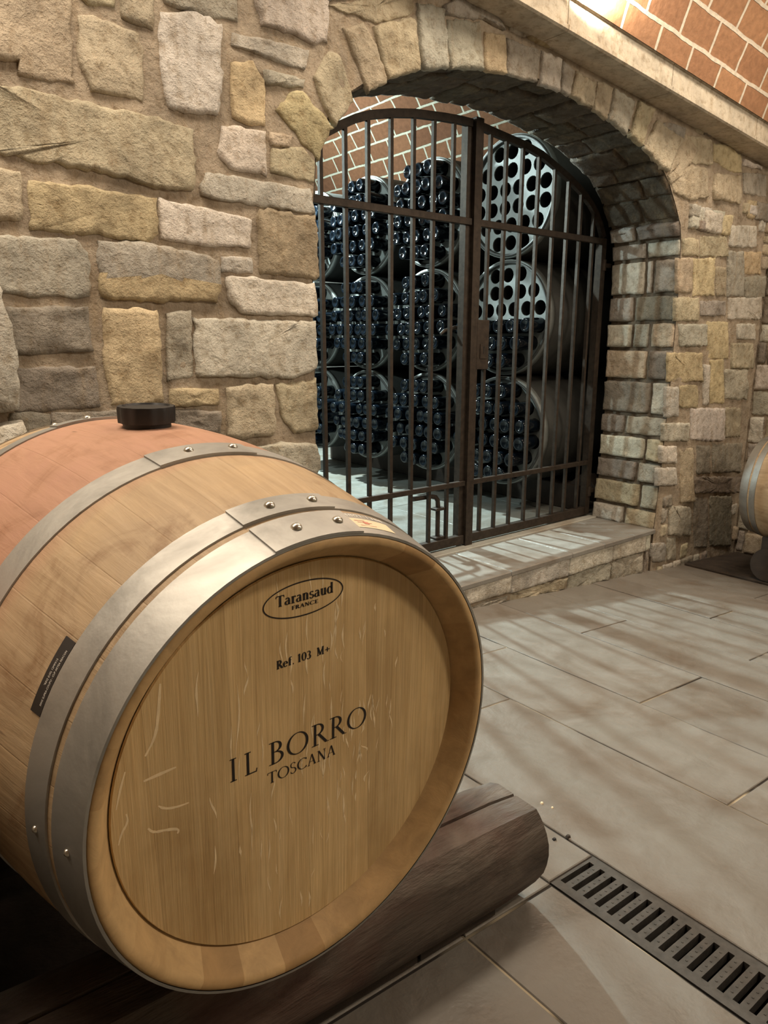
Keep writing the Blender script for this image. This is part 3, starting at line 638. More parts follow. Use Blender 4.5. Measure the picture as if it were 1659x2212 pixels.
# ------------------------------------------------------------------ bottle drums lying along the cellar wall, and their bottles
DX, DR = 3.43, .338
HOLES = []
for r, (zz, n) in enumerate([(.252, 3), (.151, 5), (.051, 6), (-.051, 6), (-.151, 5), (-.252, 3)]):
    for k in range(n): HOLES.append((r, k, (k-(n-1)/2)*.1005, zz, n))
def yz(a, b, d): return (d, a, b)
def drum_shell(b):
    prof = [(.0, .318), (-.004, .326), (.0, .334), (.03, .337), (.22, .3405), (.45, .3420), (.68, .3405), (.90, .335), (.92, .31), (.92, .001)]
    b.lathe(prof, 56, fn=lambda x, y, z: (y, -x, z))
    b.lathe([(.02, .314), (0, .318)], 56, fn=lambda x, y, z: (y, -x, z))
def drum_hoop(b): 
    b.lathe([(.004, .334), (.004, .340), (.045, .3410), (.045, .337)], 56, fn=lambda x, y, z: (y, -x, z))
def drum_plate(b):
    bm = bmesh.new(); es = []
    def loop(cy, cz, r, n):
        vs = [bm.verts.new((.022, cy+r*math.cos(2*math.pi*i/n), cz+r*math.sin(2*math.pi*i/n))) for i in range(n)]
        es.extend(bm.edges.new((vs[i], vs[(i+1) % n])) for i in range(n))
    loop(0, 0, .316, 56)
    for _, _, y, z, _ in HOLES: loop(y, z, 0.0428, 16)
    bmesh.ops.triangle_fill(bm, edges=es, use_beauty=True, use_dissolve=False)
    bm.verts.index_update(); b.add([v.co.copy() for v in bm.verts], [[v.index for v in f.verts] for f in bm.faces if True], smooth=False); bm.free()
    for _, _, y, z, _ in HOLES:
        b.lathe([(.022, 0.0428), (.030, 0.0428)], 16, fn=lambda X, Y, Z: (Y, y-X, z+Z)); b.lathe([(.030, 0.0428), (.12, 0.0428)], 16, mat=1, fn=lambda X, Y, Z: (Y, y-X, z+Z))  # inner tube walls coloured dark for the shade in the holes
def drum_back(b): b.lathe([(.30, .0005), (.30, .33)], 40, fn=lambda x, y, z: (y, -x, z))  # dark disc added for the shade behind the holes
COLS = [(5.125, 'leftmost'), (4.435, 'second'), (3.745, 'third'), (3.055, 'rightmost')]
ROWS = [(1.838, 'top'), (1.150, 'middle'), (.463, 'bottom')]
d0 = thing('bottle_drum', '', 'bottle drum', (DX, 0, 0), 'stacked bottle drums behind the gate')
part('shell', M_shell, d0, drum_shell); part('hoop', M_pale, d0, drum_hoop); part('perforated_head', [M_pale, M_hole_shade], d0, drum_plate); part('inner_shade_disc', M_hole_shade, d0, drum_back)
desc = {(0, 'top'): 'half hidden by the gate jamb', (0, 'middle'): 'half hidden by the gate jamb', (0, 'bottom'): 'half hidden by the gate jamb'}
first = True
bottle0 = MB()
bottle0.lathe([(.010, .0005), (.006, .012), (.001, .024), (-.003, .032), (.0, .0395), (.005, .0412), (.05, .0415), (.185, .0412), (.21, .034), (.235, .022), (.26, .0145), (.29, .0135)], 20, fn=lambda x, y, z: (y, -x, z))
b0 = bottle0.build('wine_bottle', M_glass); tag(b0, '', 'bottle', 'dark bottles in the cellar drums')
ORD = ['first', 'second', 'third', 'fourth', 'fifth', 'sixth']
first_b = True
def place_bottle(loc, rot, label):
    global first_b
    o = b0 if first_b else b0.copy()
    if not first_b: C.objects.link(o)
    first_b = False; o.location = loc; o.rotation_euler = rot; o['label'] = label
for ci, (cyy, cn) in enumerate(COLS):
    for ri, (cz, rn) in enumerate(ROWS):
        state = 'packed with dark bottles'
        if ci == 3: state = {'top': 'showing empty round holes', 'middle': 'half empty, bottles low down', 'bottom': 'packed with dark bottles'}[rn]
        lab = 'pale %s drum of the %s column behind the gate, %s' % (rn, cn, state)
        if first: d = d0; d['label'] = lab; first = False
        else: d = dup(d0, lab)
        d.location = (DX, cyy, cz); d.rotation_euler = (rnd.uniform(-.03, .03), 0, 0)
        for r, k, y, z, n in HOLES:
            if ci == 0 and y > .06: continue            # the half behind the jamb is not seen
            if ci == 3 and rn == 'top': continue
            if ci == 3 and rn == 'middle' and r < 3: continue
            out = rnd.uniform(.13, .17); rx = rnd.uniform(-.05, .05); ry = rnd.uniform(-.05, .03)
            if r == 0 and ci in (1, 2) and rn == 'top': ry -= .06; rx += rnd.uniform(-.07, .07)
            a = d.rotation_euler.x; Y = y*math.cos(a)-z*math.sin(a); Z = y*math.sin(a)+z*math.cos(a)
            kk = n-1-k           # counted from the left as seen through the gate
            place_bottle((DX+.022-out, cyy+Y, cz+Z), (0, ry, rx), 'dark bottle, %s from left in row %s, %s drum of %s column' % (ORD[kk], ORD[r], rn, cn))
bm_ = MB(); bm_.box(3.82, 3.94, 2.72, 5.5, CZ, .11, bev=.006)
tag(bm_.build('support_beam', M_brown), 'dark timber beam under the stacked bottle drums', 'beam')
bm_ = MB(); bm_.box(4.14, 4.26, 2.72, 5.5, CZ, .115, bev=.006)
tag(bm_.build('support_beam', M_brown), 'rear timber beam behind the first, under the bottle drums', 'beam')
for i, y in enumerate((2.70, 3.40, 4.09, 4.78)):
    k_ = MB(); k_.add([(3.83, y-.11, .11), (3.83, y+.11, .11), (3.83, y+.02, .185), (3.83, y-.02, .185), (3.93, y-.11, .11), (3.93, y+.11, .11), (3.93, y+.02, .185), (3.93, y-.02, .185)], [(0, 3, 2, 1), (4, 5, 6, 7), (0, 1, 5, 4), (1, 2, 6, 5), (2, 3, 7, 6), (3, 0, 4, 7)], smooth=False)
    tag(k_.build('wooden_wedge', M_brown), 'dark wooden wedge %s' % ['right of the rightmost bottom drum', 'between the third and rightmost bottom drums', 'between the second and third bottom drums', 'between the leftmost and second bottom drums'][i], 'wedge', 'wedges under the drums')

# ------------------------------------------------------------------ barrels
BL, R0, RB = .94, .2815, .3505
def br(t): return R0+(RB-R0)*(1-((t-BL/2)/(BL/2))**2)
def ring_prof(t0, t1, off, n=5): return [(t0+(t1-t0)*i/n, br(t0+(t1-t0)*i/n)+off) for i in range(n+1)]
HOOPS = [(.001, .050), (.061, .097), (.252, .300)]
def make_barrel(label, front, group=None):
    t = thing('wine_barrel', label, 'barrel', (0, 0, 0), group)
    part('staves', M_oak, t, lambda b: b.lathe([(.012+(BL-.024)*i/40, br(.012+(BL-.024)*i/40)) for i in range(41)], 112, uv=True))
    def chime(b, s):
            f = (lambda x, y, z: (x, BL-y, z)) if s else None
            b.lathe([(.014, br(.014)), (.002, R0-.001), (.0, R0-.004), (.0005, R0-.010), (.004, R0-.014), (.030, .2515), (.034, .249), (.036, .246), (.046, .244)], 112, uv=True, fn=f)
    for s in (0, 1): part('chime', M_chime, t, lambda b: chime(b, s))
    def head(b):
        n = 96; vs = [(0, .031, 0)]; uv = [(0, 0)]
        for r in (.08, .16, .2462, .2475):
            for k in range(n):
                a = 2*math.pi*k/n; vs.append((r*math.cos(a), .031 if r < .247 else .0335, r*math.sin(a)))
        fs = [(0, 1+k, 1+(k+1) % n) for k in range(n)]+[(1+i*n+k, 1+(i+1)*n+k, 1+(i+1)*n+(k+1) % n, 1+i*n+(k+1) % n) for i in range(3) for k in range(n)]
        b.add(vs, fs, None, 0, [[(vs[q][0], vs[q][2]) for q in f] for f in fs], smooth=False)
    part('head', M_head, t, head)
    part('head', M_head, t, lambda b: b.add([(x, BL-.031, z) for x, z in [(.2462*math.cos(k*math.pi/32), .2462*math.sin(k*math.pi/32)) for k in range(64)]], [tuple(range(64))], None, 0, [[(.2462*math.cos(k*math.pi/32), .2462*math.sin(k*math.pi/32)) for k in range(64)]], smooth=False))
    for i, (h0, h1) in enumerate(HOOPS+[(BL-b_, BL-a_) for a_, b_ in HOOPS]):
        lapd = (79, 103) if i < 3 else (80, 104)
        def hoop(b):
            b.lathe([(h0, br(h0)-.001)]+ring_prof(h0, h1, .0022)+[(h1, br(h1)-.001)], 112)
            b.lathe([(h0-.0005, br(h0)+.0015)]+ring_prof(h0-.0005, h1+.0003, .0046)+[(h1+.0003, br(h1)+.0015)], 16, R(lapd[0]), R(lapd[1]))
            for a in lapd: # closed lap ends
                pr = ring_prof(h0, h1, .0046); pq = ring_prof(h0, h1, .0015); ca, sa = math.cos(R(a)), math.sin(R(a))
                vs = [(r*ca, tt, r*sa) for tt, r in pr]+[(r*ca, tt, r*sa) for tt, r in pq]; m = len(pr)
                b.add(vs, [(k, k+1, m+k+1, m+k) for k in range(m-1)], smooth=False)
        ho = part('hoop', M_steel, t, hoop, sharp=40)
        tm = (h0+h1)/2
        for a in (83.2, 94.3)+((178,) if i in (0, 1) else ()):
            def rv(b):
                rr_ = br(tm)+(.0044 if a < 120 else .002); ax = Vector((math.cos(R(a)), 0, math.sin(R(a)))); c = ax*rr_+Vector((0, tm, 0)); e1 = Vector((0, 1, 0)); e2 = ax.cross(e1); s_ = 1 if a < 120 else .6
                vs = []; n = 14
                for h, r in ((-.001, .0068), (.0012, .0066), (.0034, .0052), (.0048, .0028), (.0052, .0002)):
                    for k in range(n): vs.append(c+ax*h*s_+(e1*math.cos(2*math.pi*k/n)+e2*math.sin(2*math.pi*k/n))*r*s_)
                b.add(vs, [(i_*n+k, i_*n+(k+1) % n, (i_+1)*n+(k+1) % n, (i_+1)*n+k) for i_ in range(4) for k in range(n)])
            part('rivet', M_rivet, ho, rv, recalc=True)
    def bung(b):
        n = 72; vs = []; z0 = br(BL/2)
        for z, r, sc_ in ((-.01, .036, 0), (.006, .036, 0), (.0062, 0.0428, 1), (.008, .043, 1), (.026, .0435, 1), (.031, 0.0428, 1), (.032, .036, .3), (.029, .034, 0), (.029, .0005, 0)):
            for k in range(n):
                a = 2*math.pi*k/n; rr_ = r*(1-.035*sc_*(1 if math.cos(12*a) > .25 else 0)); vs.append((rr_*math.cos(a), BL/2+rr_*math.sin(a), z0+z))
        b.add(vs, [(i*n+k, i*n+(k+1) % n, (i+1)*n+(k+1) % n, (i+1)*n+k) for i in range(8) for k in range(n)])
    part('bung', M_black, t, bung, recalc=True, sharp=35)
    return t
# ------------------------------------------------------------------ lettering: a small roman serif drawn with a broad pen
def g_line(x0, y0, x1, y1, w): return ('l', x0, y0, x1, y1, w)
TK, TN = .15, .055
def stem(x, y0=0, y1=1, w=TK, s0=1, s1=1, sw=.15):
    o = [('l', x, y0, x, y1, w)]
    if s0: o.append(('l', x-sw, y0+.025, x+sw, y0+.025, .05))
    if s1: o.append(('l', x-sw, y1-.025, x+sw, y1-.025, .05))
    return o
def arc(cx, cy, rx, ry, a0, a1, wt=TK, wn=TN): return ('a', cx, cy, rx, ry, a0, a1, wt, wn)
def glyphs():
    g = {}
    g['I'] = (.40, stem(.20)); g['L'] = (.66, stem(.20)+[('l', .2, .03, .60, .03, .06), ('l', .60, 0, .63, .17, .05)])
    g['B'] = (.68, stem(.20)+[arc(.30, .755, .22, .215, -90, 90), arc(.30, .28, .29, .25, -90, 90), ('l', .2, .97, .31, .97, .055), ('l', .2, .535, .31, .535, .05), ('l', .2, .03, .31, .03, .055)])
    g['O'] = (1.0, [arc(.5, .5, .41, .475, 0, 360)]); g['C'] = (.84, [arc(.5, .5, .41, .475, 42, 318), ('l', .80, .78, .80, .93, .05), ('l', .80, .07, .80, .22, .05)])
    g['R'] = (.76, stem(.20)+[arc(.30, .735, .24, .235, -90, 90), ('l', .2, .97, .31, .97, .055), ('l', .2, .5, .31, .5, .05), ('l', .36, .5, .70, .03, TK), ('l', .66, .02, .82, .02, .045)])
    g['T'] = (.78, stem(.39, 0, 1, s1=0)+[('l', .04, .965, .74, .965, .06), ('l', .05, .97, .03, .79, .05), ('l', .73, .97, .75, .79, .05)])
    g['S'] = (.56, [arc(.27, .745, .19, .225, 35, 270, .10, .06), arc(.27, .26, .215, .25, 90, -145, .12, .06), ('l', .43, .83, .44, .95, .05), ('l', .08, .08, .07, .22, .05)])
    g['A'] = (.80, [('l', .40, 1.0, .13, .02, .065), ('l', .40, 1.0, .68, .02, TK), ('l', .2, .34, .58, .34, .05), ('l', .03, .025, .24, .025, .05), ('l', .55, .025, .79, .025, .05)])
    g['N'] = (.86, [('l', .17, 0, .17, 1, .065), ('l', .17, 1, .70, 0, TK), ('l', .70, 0, .70, 1, .065), ('l', .05, .025, .29, .025, .05), ('l', .04, .975, .2, .975, .05), ('l', .58, .975, .82, .975, .05)])
    g['E'] = (.64, stem(.20)+[('l', .2, .965, .56, .965, .06), ('l', .56, 1, .57, .82, .05), ('l', .2, .51, .48, .51, .055), ('l', .48, .42, .48, .6, .04), ('l', .2, .035, .59, .035, .06), ('l', .59, 0, .61, .19, .05)])
    g['F'] = (.60, stem(.20)+[('l', .2, .965, .56, .965, .06), ('l', .56, 1, .57, .80, .05), ('l', .2, .51, .46, .51, .055), ('l', .46, .42, .46, .6, .04)])
    g['M'] = (1.0, [('l', .19, 0, .19, 1, .065), ('l', .19, 1, .50, .05, TK), ('l', .50, .05, .81, 1, .065), ('l', .81, 0, .81, 1, TK), ('l', .06, .025, .31, .025, .05), ('l', .67, .025, .95, .025, .05), ('l', .06, .975, .2, .975, .05), ('l', .8, .975, .94, .975, .05)])
    g['1'] = (.50, stem(.26, s1=0)+[('l', .26, .97, .10, .86, .05)]); g['0'] = (.58, [arc(.29, .5, .215, .475, 0, 360)])
    g['3'] = (.54, [arc(.24, .745, .17, .22, 150, -90, .12, .05), arc(.22, .27, .215, .25, 90, -150, TK, .05)])
    g['+'] = (.72, [('l', .08, .42, .64, .42, .075), ('l', .36, .14, .36, .70, .075)]); g['.'] = (.28, [('l', .09, .06, .21, .06, .12)]); g[' '] = (.26, [])
    X = .66      # lower case
    g['e'] = (.56, [arc(.28, X/2, .20, X/2-.02, 0, 320), ('l', .10, .37, .47, .37, .05)])
    g['f'] = (.40, stem(.18, 0, .80, s1=0)+[arc(.32, .80, .14, .17, 180, 50, .13, .06), ('l', .05, .63, .38, .63, .05)])
    g['a'] = (.56, stem(.40, .03, .44, s0=0, s1=0)+[arc(.26, .45, .14, .18, 0, 155, .13, .055), arc(.24, .19, .155, .17, 90, 330, .13, .05), ('l', .24, .36, .40, .36, .05), ('l', .40, .035, .53, .05, .05)])
    g['r'] = (.46, stem(.18, 0, X, s1=0)+[('l', .05, X-.03, .18, X-.03, .05), arc(.34, .42, .15, .21, 165, 60, .10, .06), ('l', .35, .60, .44, .55, .10)])
    g['n'] = (.66, stem(.17, 0, X, s1=0, sw=.12)+[('l', .05, X-.03, .17, X-.03, .05), arc(.33, .42, .15, .22, 0, 165, TK, .06)]+stem(.48, 0, .43, s1=0, sw=.12))
    g['s'] = (.46, [arc(.22, .485, .135, .155, 35, 270, .10, .06), arc(.22, .18, .155, .165, 90, -145, .11, .06), ('l', .34, .53, .35, .64, .05), ('l', .07, .04, .06, .16, .05)])
    g['u'] = (.66, [('l', .17, .2, .17, X, TK), ('l', .05, X-.03, .17, X-.03, .05), arc(.32, .22, .15, .20, 180, 340, TK, .06), ('l', .48, 0, .48, X, TK), ('l', .36, X-.03, .48, X-.03, .05), ('l', .48, .025, .60, .025, .05)])
    g['d'] = (.64, [arc(.27, X/2, .19, X/2-.02, 20, 340), ('l', .46, 0, .46, 1.02, TK), ('l', .34, .995, .46, .995, .05), ('l', .46, .025, .60, .025, .05)])
    return g
GL = glyphs()
def text_width(s, track=.06): return sum(GL[c][0]+track for c in s)-track
def write(b, s, x0, x1, base, size, fn, track=.06, bold=1.0):
    """letters of cap height size set between x0 and x1 on the line base; fn(x, y) -> 3D"""
    k = (x1-x0)/text_width(s, track); x = x0
    def P(gx, gy): return fn(x+gx*k, base+gy*size)
    for c in s:
        wd, st_ = GL[c]
        for q in st_:
            if q[0] == 'l':
                _, ax, ay, bx, by, wq = q; wq *= bold; dx, dy = bx-ax, by-ay; L = math.hypot(dx, dy) or 1; nx, ny = -dy/L*wq/2, dx/L*wq/2
                b.add([P(ax+nx, ay+ny), P(ax-nx, ay-ny), P(bx-nx, by-ny), P(bx+nx, by+ny)], [(0, 1, 2, 3)], smooth=False)
            else:
                _, cx, cy, rx, ry, a0, a1, wt, wn_ = q; n = max(8, int(abs(a1-a0)/9)); vs = []
                for i in range(n+1):
                    a = R(a0+(a1-a0)*i/n); wq = (wn_+(wt-wn_)*abs(math.cos(a))**1.3)*bold
                    for sgn in (1, -1): vs.append(P(cx+(rx+sgn*wq/2-.0)*math.cos(a), cy+(ry+sgn*wq/2*.9)*math.sin(a)))
                b.add(vs, [(2*i, 2*i+1, 2*i+3, 2*i+2) for i in range(n)], smooth=False)
        x += (wd+track)*k
def tiny_text(b, s, fn, x0, x1, y, size):
    cu = bpy.data.curves.new('t', 'FONT'); cu.body = s; cu.size = 1; cu.resolution_u = 2
    o = bpy.data.objects.new('t', cu); C.objects.link(o); bpy.context.view_layer.update()
    me = o.evaluated_get(bpy.context.evaluated_depsgraph_get()).to_mesh()
    W = max(v.co.x for v in me.vertices); H = .72
    b.add([fn(x0+(x1-x0)*v.co.x/W, y+v.co.y/H*size) for v in me.vertices], [tuple(p.vertices) for p in me.polygons], smooth=False)
    o.to_mesh_clear(); bpy.data.objects.remove(o); bpy.data.curves.remove(cu)

# ---- the barrel in front
B1 = make_barrel('large oak wine barrel with lettered head lying on a log, nearest the camera', True)
hd = lambda x, y: (x, .0306, y)
def logo(b):
    n = 96; vs = []
    for i in range(n):
        a = 2*math.pi*i/n
        for s in (1, -1): vs.append(hd(-.0078+(.0553+s*.0008)*math.cos(a), .2040+(.0208+s*.0008)*math.sin(a)))
    b.add(vs, [(2*i, 2*i+1, (2*i+3) % (2*n), (2*i+2) % (2*n)) for i in range(n)], smooth=False)
    write(b, 'Taransaud', -.0468, .0338, .2015, .0132, hd, .01, 1.28); write(b, 'FRANCE', -.0258, .0114, .1936, .0046, hd, .05, 1.4)
lg = part('printed_logo', M_ink, B1, logo); lg['label'] = 'black oval maker mark'
def le_ref(b): write(b, 'Ref. 103  M+', -.0475, .0292, .1255, .0106, hd, .05, 1.35)
def le_name(b): write(b, 'IL', -.1120, -.0752, .0047, .0295, hd, .30, .80); write(b, 'BORRO', -.0610, .0892, .0042, .0300, hd, .06, .70)
def le_region(b): write(b, 'TOSCANA', -.0625, .0382, -.0196, .0153, hd, .03, .80)
for f_, l_ in ((le_ref, 'small black reference number'), (le_name, 'large black winery name'), (le_region, 'black region name under the winery name')): part('printed_lettering', M_ink, B1, f_)['label'] = l_
# pale ray flecks of the head boards
def flecks(b):
    rr = random.Random(5)
    def streak(x, y, L, wv, bend, tilt=0.0):
        n = 8; vs = []; ph = rr.uniform(0, 6)
        for i in range(n+1):
            s = i/n; cx = x+bend*math.sin(s*4+ph)+tilt*L*(s-.5); cy = y+L*(s-.5); ww = wv*math.sin(math.pi*min(max(s, .04), .96))*(.7+.5*rr.random())
            vs += [(cx-ww, .03085, cy), (cx+ww, .03085, cy)]
        b.add(vs, [(2*i, 2*i+1, 2*i+3, 2*i+2) for i in range(n)], smooth=False)
    for cx, cy, sx_, sy_, n, L in ((.055, .03, .03, .05, 24, .035), (.06, -.06, .03, .04, 16, .03), (-.01, .10, .05, .08, 14, .03), (-.12, .02, .03, .12, 8, .05), (.02, .17, .06, .05, 12, .03), (.10, .10, .02, .07, 9, .025), (-.05, -.15, .07, .05, 12, .03), (.02, -.10, .08, .07, 10, .03)):
        for _ in range(n):
            x, y = rr.gauss(cx, sx_), rr.gauss(cy, sy_)
            if math.hypot(x, y) < .225: streak(x, y, L*rr.uniform(.4, 1.3), rr.uniform(.0006, .0015), rr.uniform(.0005, .0022), rr.uniform(-.12, .12))
    def ribbon(pl, wd):
        P_ = [pl[0]]
        for a, b_ in zip(pl, pl[1:]): P_ += [(a[0]+(b_[0]-a[0])*k/5, a[1]+(b_[1]-a[1])*k/5) for k in range(1, 6)]
        vs = []; n = len(P_)
        for i in range(n):
            a, c = P_[max(i-2, 0)], P_[min(i+2, n-1)]; dx, dy = c[0]-a[0], c[1]-a[1]; L = math.hypot(dx, dy) or 1; ww = wd*(.55+.45*math.sin(math.pi*i/(n-1)))*(.8+.4*rr.random())
            x = sum(P_[min(max(i+q, 0), n-1)][0] for q in (-2, -1, 0, 1, 2))/5; y = sum(P_[min(max(i+q, 0), n-1)][1] for q in (-2, -1, 0, 1, 2))/5
            vs += [(x-dy/L*ww, .03085, y+dx/L*ww), (x+dy/L*ww, .03085, y-dx/L*ww)]
        b.add(vs, [(2*i, 2*i+1, 2*i+3, 2*i+2) for i in range(n-1)], smooth=False)
    for pl, wd in (([(-.1849, .1573), (-.1883, .1268), (-.1931, .0966), (-.2077, .0756)], .0017), ([(-.2118, .0502), (-.1918, .0513), (-.1711, .0519)], .0018), ([(-.1965, .0154), (-.1892, .0079), (-.1764, .0035), (-.1593, .0024)], .0015),
                   ([(-.2089, -.0058), (-.2034, -.0149), (-.1881, -.0186), (-.1741, -.0244), (-.1766, -.0303)], .0016), ([(-.2297, .0223), (-.228, .011), (-.236, .001), (-.2404, -.0134)], .0013), ([(-.2265, .0719), (-.234, .0502), (-.2400, .0275)], .0012)): ribbon(pl, wd)
    for x, y, L, wv, bd, tl in ((.082, .0, .012, .002, .002, .4), (.086, -.03, .012, .0018, .003, -.5), (.09, -.075, .014, .002, .003, .6), (-.10, .08, .09, .0010, .003, .03), (-.085, -.05, .06, .001, .002, .05)):
        streak(x, y, L, wv, bd, tl)
part('ray_flecks', M_fleck, B1, flecks)['kind'] = 'stuff'
# black tag stapled behind the second hoop
def on_b(a, t, off):
    r = br(t)+off; return (r*math.cos(R(a)), t, r*math.sin(R(a)))
def tagp(b):
    n = 10; vs = [on_b(157-15*i/n, t, o) for i in range(n+1) for t, o in ((.0985, .0003), (.0985, .0016), (.1165, .0016), (.1165, .0003))]
    b.add(vs, [(4*i+k, 4*i+(k+1) % 4, 4*i+4+(k+1) % 4, 4*i+4+k) for i in range(n) for k in range(4)]+[(0, 1, 2, 3), (4*n+3, 4*n+2, 4*n+1, 4*n)], smooth=False)
tg = part('black_tag', M_black, B1, tagp)
def tagt(b):
    f = lambda x, y: on_b(157-15*x, .1-.0+y, .0019)
    tiny_text(b, 'SWG SUPRA-COUPO - CUP ARTEA REACON', f, .12, .86, .0020, .0028); tiny_text(b, '"REQ (LIX) 12MM/15', f, .36, .72, .0078, .0028)
part('tag_print', M_white, tg, tagt)
# paper sticker and chalk figures on the first hoop
stk = part('paper_sticker', M_paper, B1, lambda b: b.add([on_b(79.3-13*i/8, t, .0026) for i in range(9) for t in (.014, .036)], [(2*i, 2*i+1, 2*i+3, 2*i+2) for i in range(8)], smooth=False))
def smark(b):
    for a, t, da, dt in ((77.5, .030, 3.2, .0012), (77.0, .026, 4.5, .0010), (75.2, .0225, 1.6, .0060), (77.0, .0185, 5, .0010)): b.add([on_b(a, t, .0029), on_b(a-da, t, .0029), on_b(a-da, t+dt, .0029), on_b(a, t+dt, .0029)], [(0, 1, 2, 3)], smooth=False)
part('sticker_print', M_red, stk, smark)
part('chalk_figures', M_white, B1, lambda b: tiny_text(b, '64801:1388', lambda x, y: on_b(80.5-14*x, .0405+y, .0027), 0, 1, 0, .0065))
ax = Vector((-.0278825, .99901442, .03453627)).normalized(); ux = Vector((.99961074, .02789914, 0)).normalized(); vx = ux.cross(ax)
Mb = Matrix((ux, ax, vx)).transposed().to_4x4(); Mb.translation = (.43176, .64323, .50881)
B1.matrix_world = Mb
# ---- the barrel on the right, by the end wall
B2 = make_barrel('plain oak wine barrel at the right edge, beside the end wall', False)
Mr = Matrix.Rotation(R(8), 4, 'Y'); Mr.translation = (4.395, .90, SL*4.395+.545); B2.matrix_world = Mr
B3 = make_barrel('plain oak barrel next in the row, left of the lettered barrel', False)
M3 = Mb.copy(); M3.translation = (.43176-.706, .66, .50881+.058); B3.matrix_world = M3

# ------------------------------------------------------------------ logs, boards, grate
def make_log(name, label, x0, x1, y0, prof, group, seed):
    b = MB(); n = len(prof); vs = []; N = 28
    for i in range(N+1):
        s = i/N; x = x0+(x1-x0)*s; e = min(s, 1-s)*(x1-x0); k = 1-(.05*max(0, 1-e/.02)**2)
        for y, h in prof:
            yy, hh = .80+(y-.80)*k, .11+(h-.11)*k
            q = .0025*nz(x*1.3, y*6, seed+h*6, 3)
            vs.append((x+(.02*math.sin(h*9+seed) if i in (0, N) else 0), yy-.80+y0+q, hh+q+SL*x))
    b.add(vs, [(i*n+k, (i+1)*n+k, (i+1)*n+(k+1) % n, i*n+(k+1) % n) for i in range(N) for k in range(n)])
    b.add(vs[:n], [tuple(range(n))]); b.add(vs[-n:], [tuple(range(n))[::-1]])
    o = b.build(name, M_log, recalc=True, sharp=42); tag(o, label, 'log', group); return o
prof = [(.782, .012), (.757, .034), (.738, .068), (.730, .092), (.7255, .118), (.7255, .145), (.729, .170), (.736, .191), (.7435, .206), (.752, .2185), (.800, .222), (.807, .221), (.810, .209), (.813, .222), (.852, .222), (.878, .212), (.892, .190), (.896, .12), (.88, .03)]
make_log('timber_log', 'weathered round log lying under the front end of the lettered barrel', -.95, .985, .80, prof, 'logs under the barrels', 1)
prof2 = [(y, h*.98) for y, h in prof]
make_log('timber_log', 'second log hidden behind, under the rear end of the lettered barrel', -.75, .62, 1.42, prof2, 'logs under the barrels', 4)
for i, (x0, x1) in enumerate(((-.74, .700), (.708, .90))):
    b = MB(); b.box(x0, x1, .770, .782, .0015, .040, None, 0, fn, bev=.004)
    tag(b.build('sleeper_board', M_brown), ['long dark board between the front log and the floor', 'short dark board under the right end of the front log'][i], 'board', 'boards under the front log')
b = MB(); b.box(-.74, .60, 1.388, 1.40, .0015, .040, None, 0, fn, bev=.004); tag(b.build('sleeper_board', M_brown), 'dark board under the rear log, behind the barrel', 'board', 'boards under the logs')
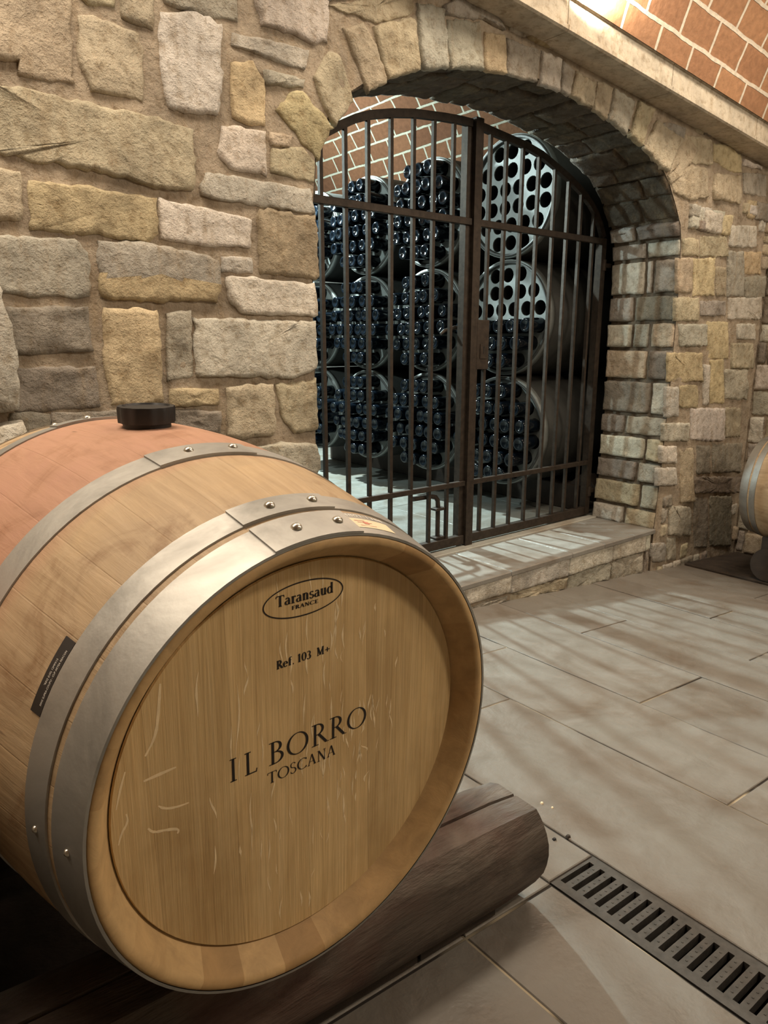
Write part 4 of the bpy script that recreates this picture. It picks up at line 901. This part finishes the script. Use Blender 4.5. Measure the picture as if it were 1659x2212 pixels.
# rails under the right barrel
for nm, y, lab in (('timber_log', 1.66, 'dark log under the rear end of the right-hand barrel, by the stone wall'), ('timber_log', 1.08, 'dark log under the near end of the right-hand barrel')):
    b = MB(); b.tube([(4.16, y, SL*4.16+.11), (4.20, y, SL*4.2+.11), (4.80, y, SL*4.8+.11)], [.095, .1, .1], 20)
    o = b.build(nm, M_brown); tag(o, lab, 'log', 'logs under the right barrel')
for y in (1.66, 1.08):
    for s in (-1, 1):
        x = 4.395+s*.16; b = MB(); zt = SL*4.395+.21
        b.add([(x-.06, y-.05, zt-.02), (x+.06, y-.05, zt-.02), (x+.06, y+.05, zt-.02), (x-.06, y+.05, zt-.02), (x+s*.05-.012, y-.05, zt+.075), (x+s*.05+.012, y-.05, zt+.075), (x+s*.05+.012, y+.05, zt+.075), (x+s*.05-.012, y+.05, zt+.075)], [(3, 2, 1, 0), (4, 5, 6, 7), (0, 1, 5, 4), (1, 2, 6, 5), (2, 3, 7, 6), (3, 0, 4, 7)], smooth=False)
        tag(b.build('wooden_wedge', M_brown), 'dark wedge on the %s log, %s side of the right-hand barrel' % ('rear' if y > 1.4 else 'near', 'left' if s < 0 else 'right'), 'wedge', 'wedges under the right barrel')
# gutter grate
b = MB(); pitch, sw = .0277, .0122; y = GY1-.0085; x0, x1 = GX0+.003, GX1-.003; sx0, sx1 = 1.0945, 1.1965; h0, h1 = -.022, -.001
b.box(x0, sx0, YO+.4, GY1-.002, h0, h1, None, 0, fn); b.box(sx1, x1, YO+.4, GY1-.002, h0, h1, None, 0, fn)
b.box(sx0, sx1, y, GY1-.002, h0, h1, None, 0, fn); k = 0
while y > YO+.5:
    y1 = y-sw; y0 = y1-(pitch-sw); b.box(sx0, sx1, y0, y1, h0, h1, None, 0, fn)
    for j in range(5):
        xx = sx0+.006+(sx1-sx0-.012)*(j+.5)/5; b.box(xx-.0016, xx+.0016, (y0+y1)/2-.0016, (y0+y1)/2+.0016, h1, h1+.0009, None, 0, fn)
    y = y0; k += 1
b.box(sx0, sx1, YO+.4, y, h0, h1, None, 0, fn)
gt = b.build('drain_grate', M_cast); tag(gt, 'dark slotted iron drain grate set in the floor slabs', 'grate')
# crumbs and flakes lying on the floor by the log and the grate
def crumb(x, y, s, m, lab, cat):
    b = MB(); pr = [(-s, -s*.5), (s*.2, -s*.8), (s, -s*.1), (s*.5, s*.7), (-s*.6, s*.6)]
    b.add([fn(x+p[0], y+p[1], -.0005) for p in pr]+[fn(x+p[0]*.6, y+p[1]*.6, s*.5) for p in pr], [(0, 4, 3, 2, 1), (5, 6, 7, 8, 9)]+[(i, (i+1) % 5, 5+(i+1) % 5, 5+i) for i in range(5)], smooth=False)
    tag(b.build('floor_crumb', m), lab, cat)
crumb(1.195, .857, .0065, M_black, 'small black crumb on the slab between log end and grate', 'crumb')
crumb(1.230, .845, .008, M_soil_shade, 'brown crumb on the joint near the upper corner of the grate', 'crumb')
crumb(1.2865, .966, .006, M_paper, 'pale plaster flake on the floor past the log end', 'flake')
crumb(1.293, .939, .0045, M_paper, 'smaller pale flake right of the plaster flake past the log end', 'flake')
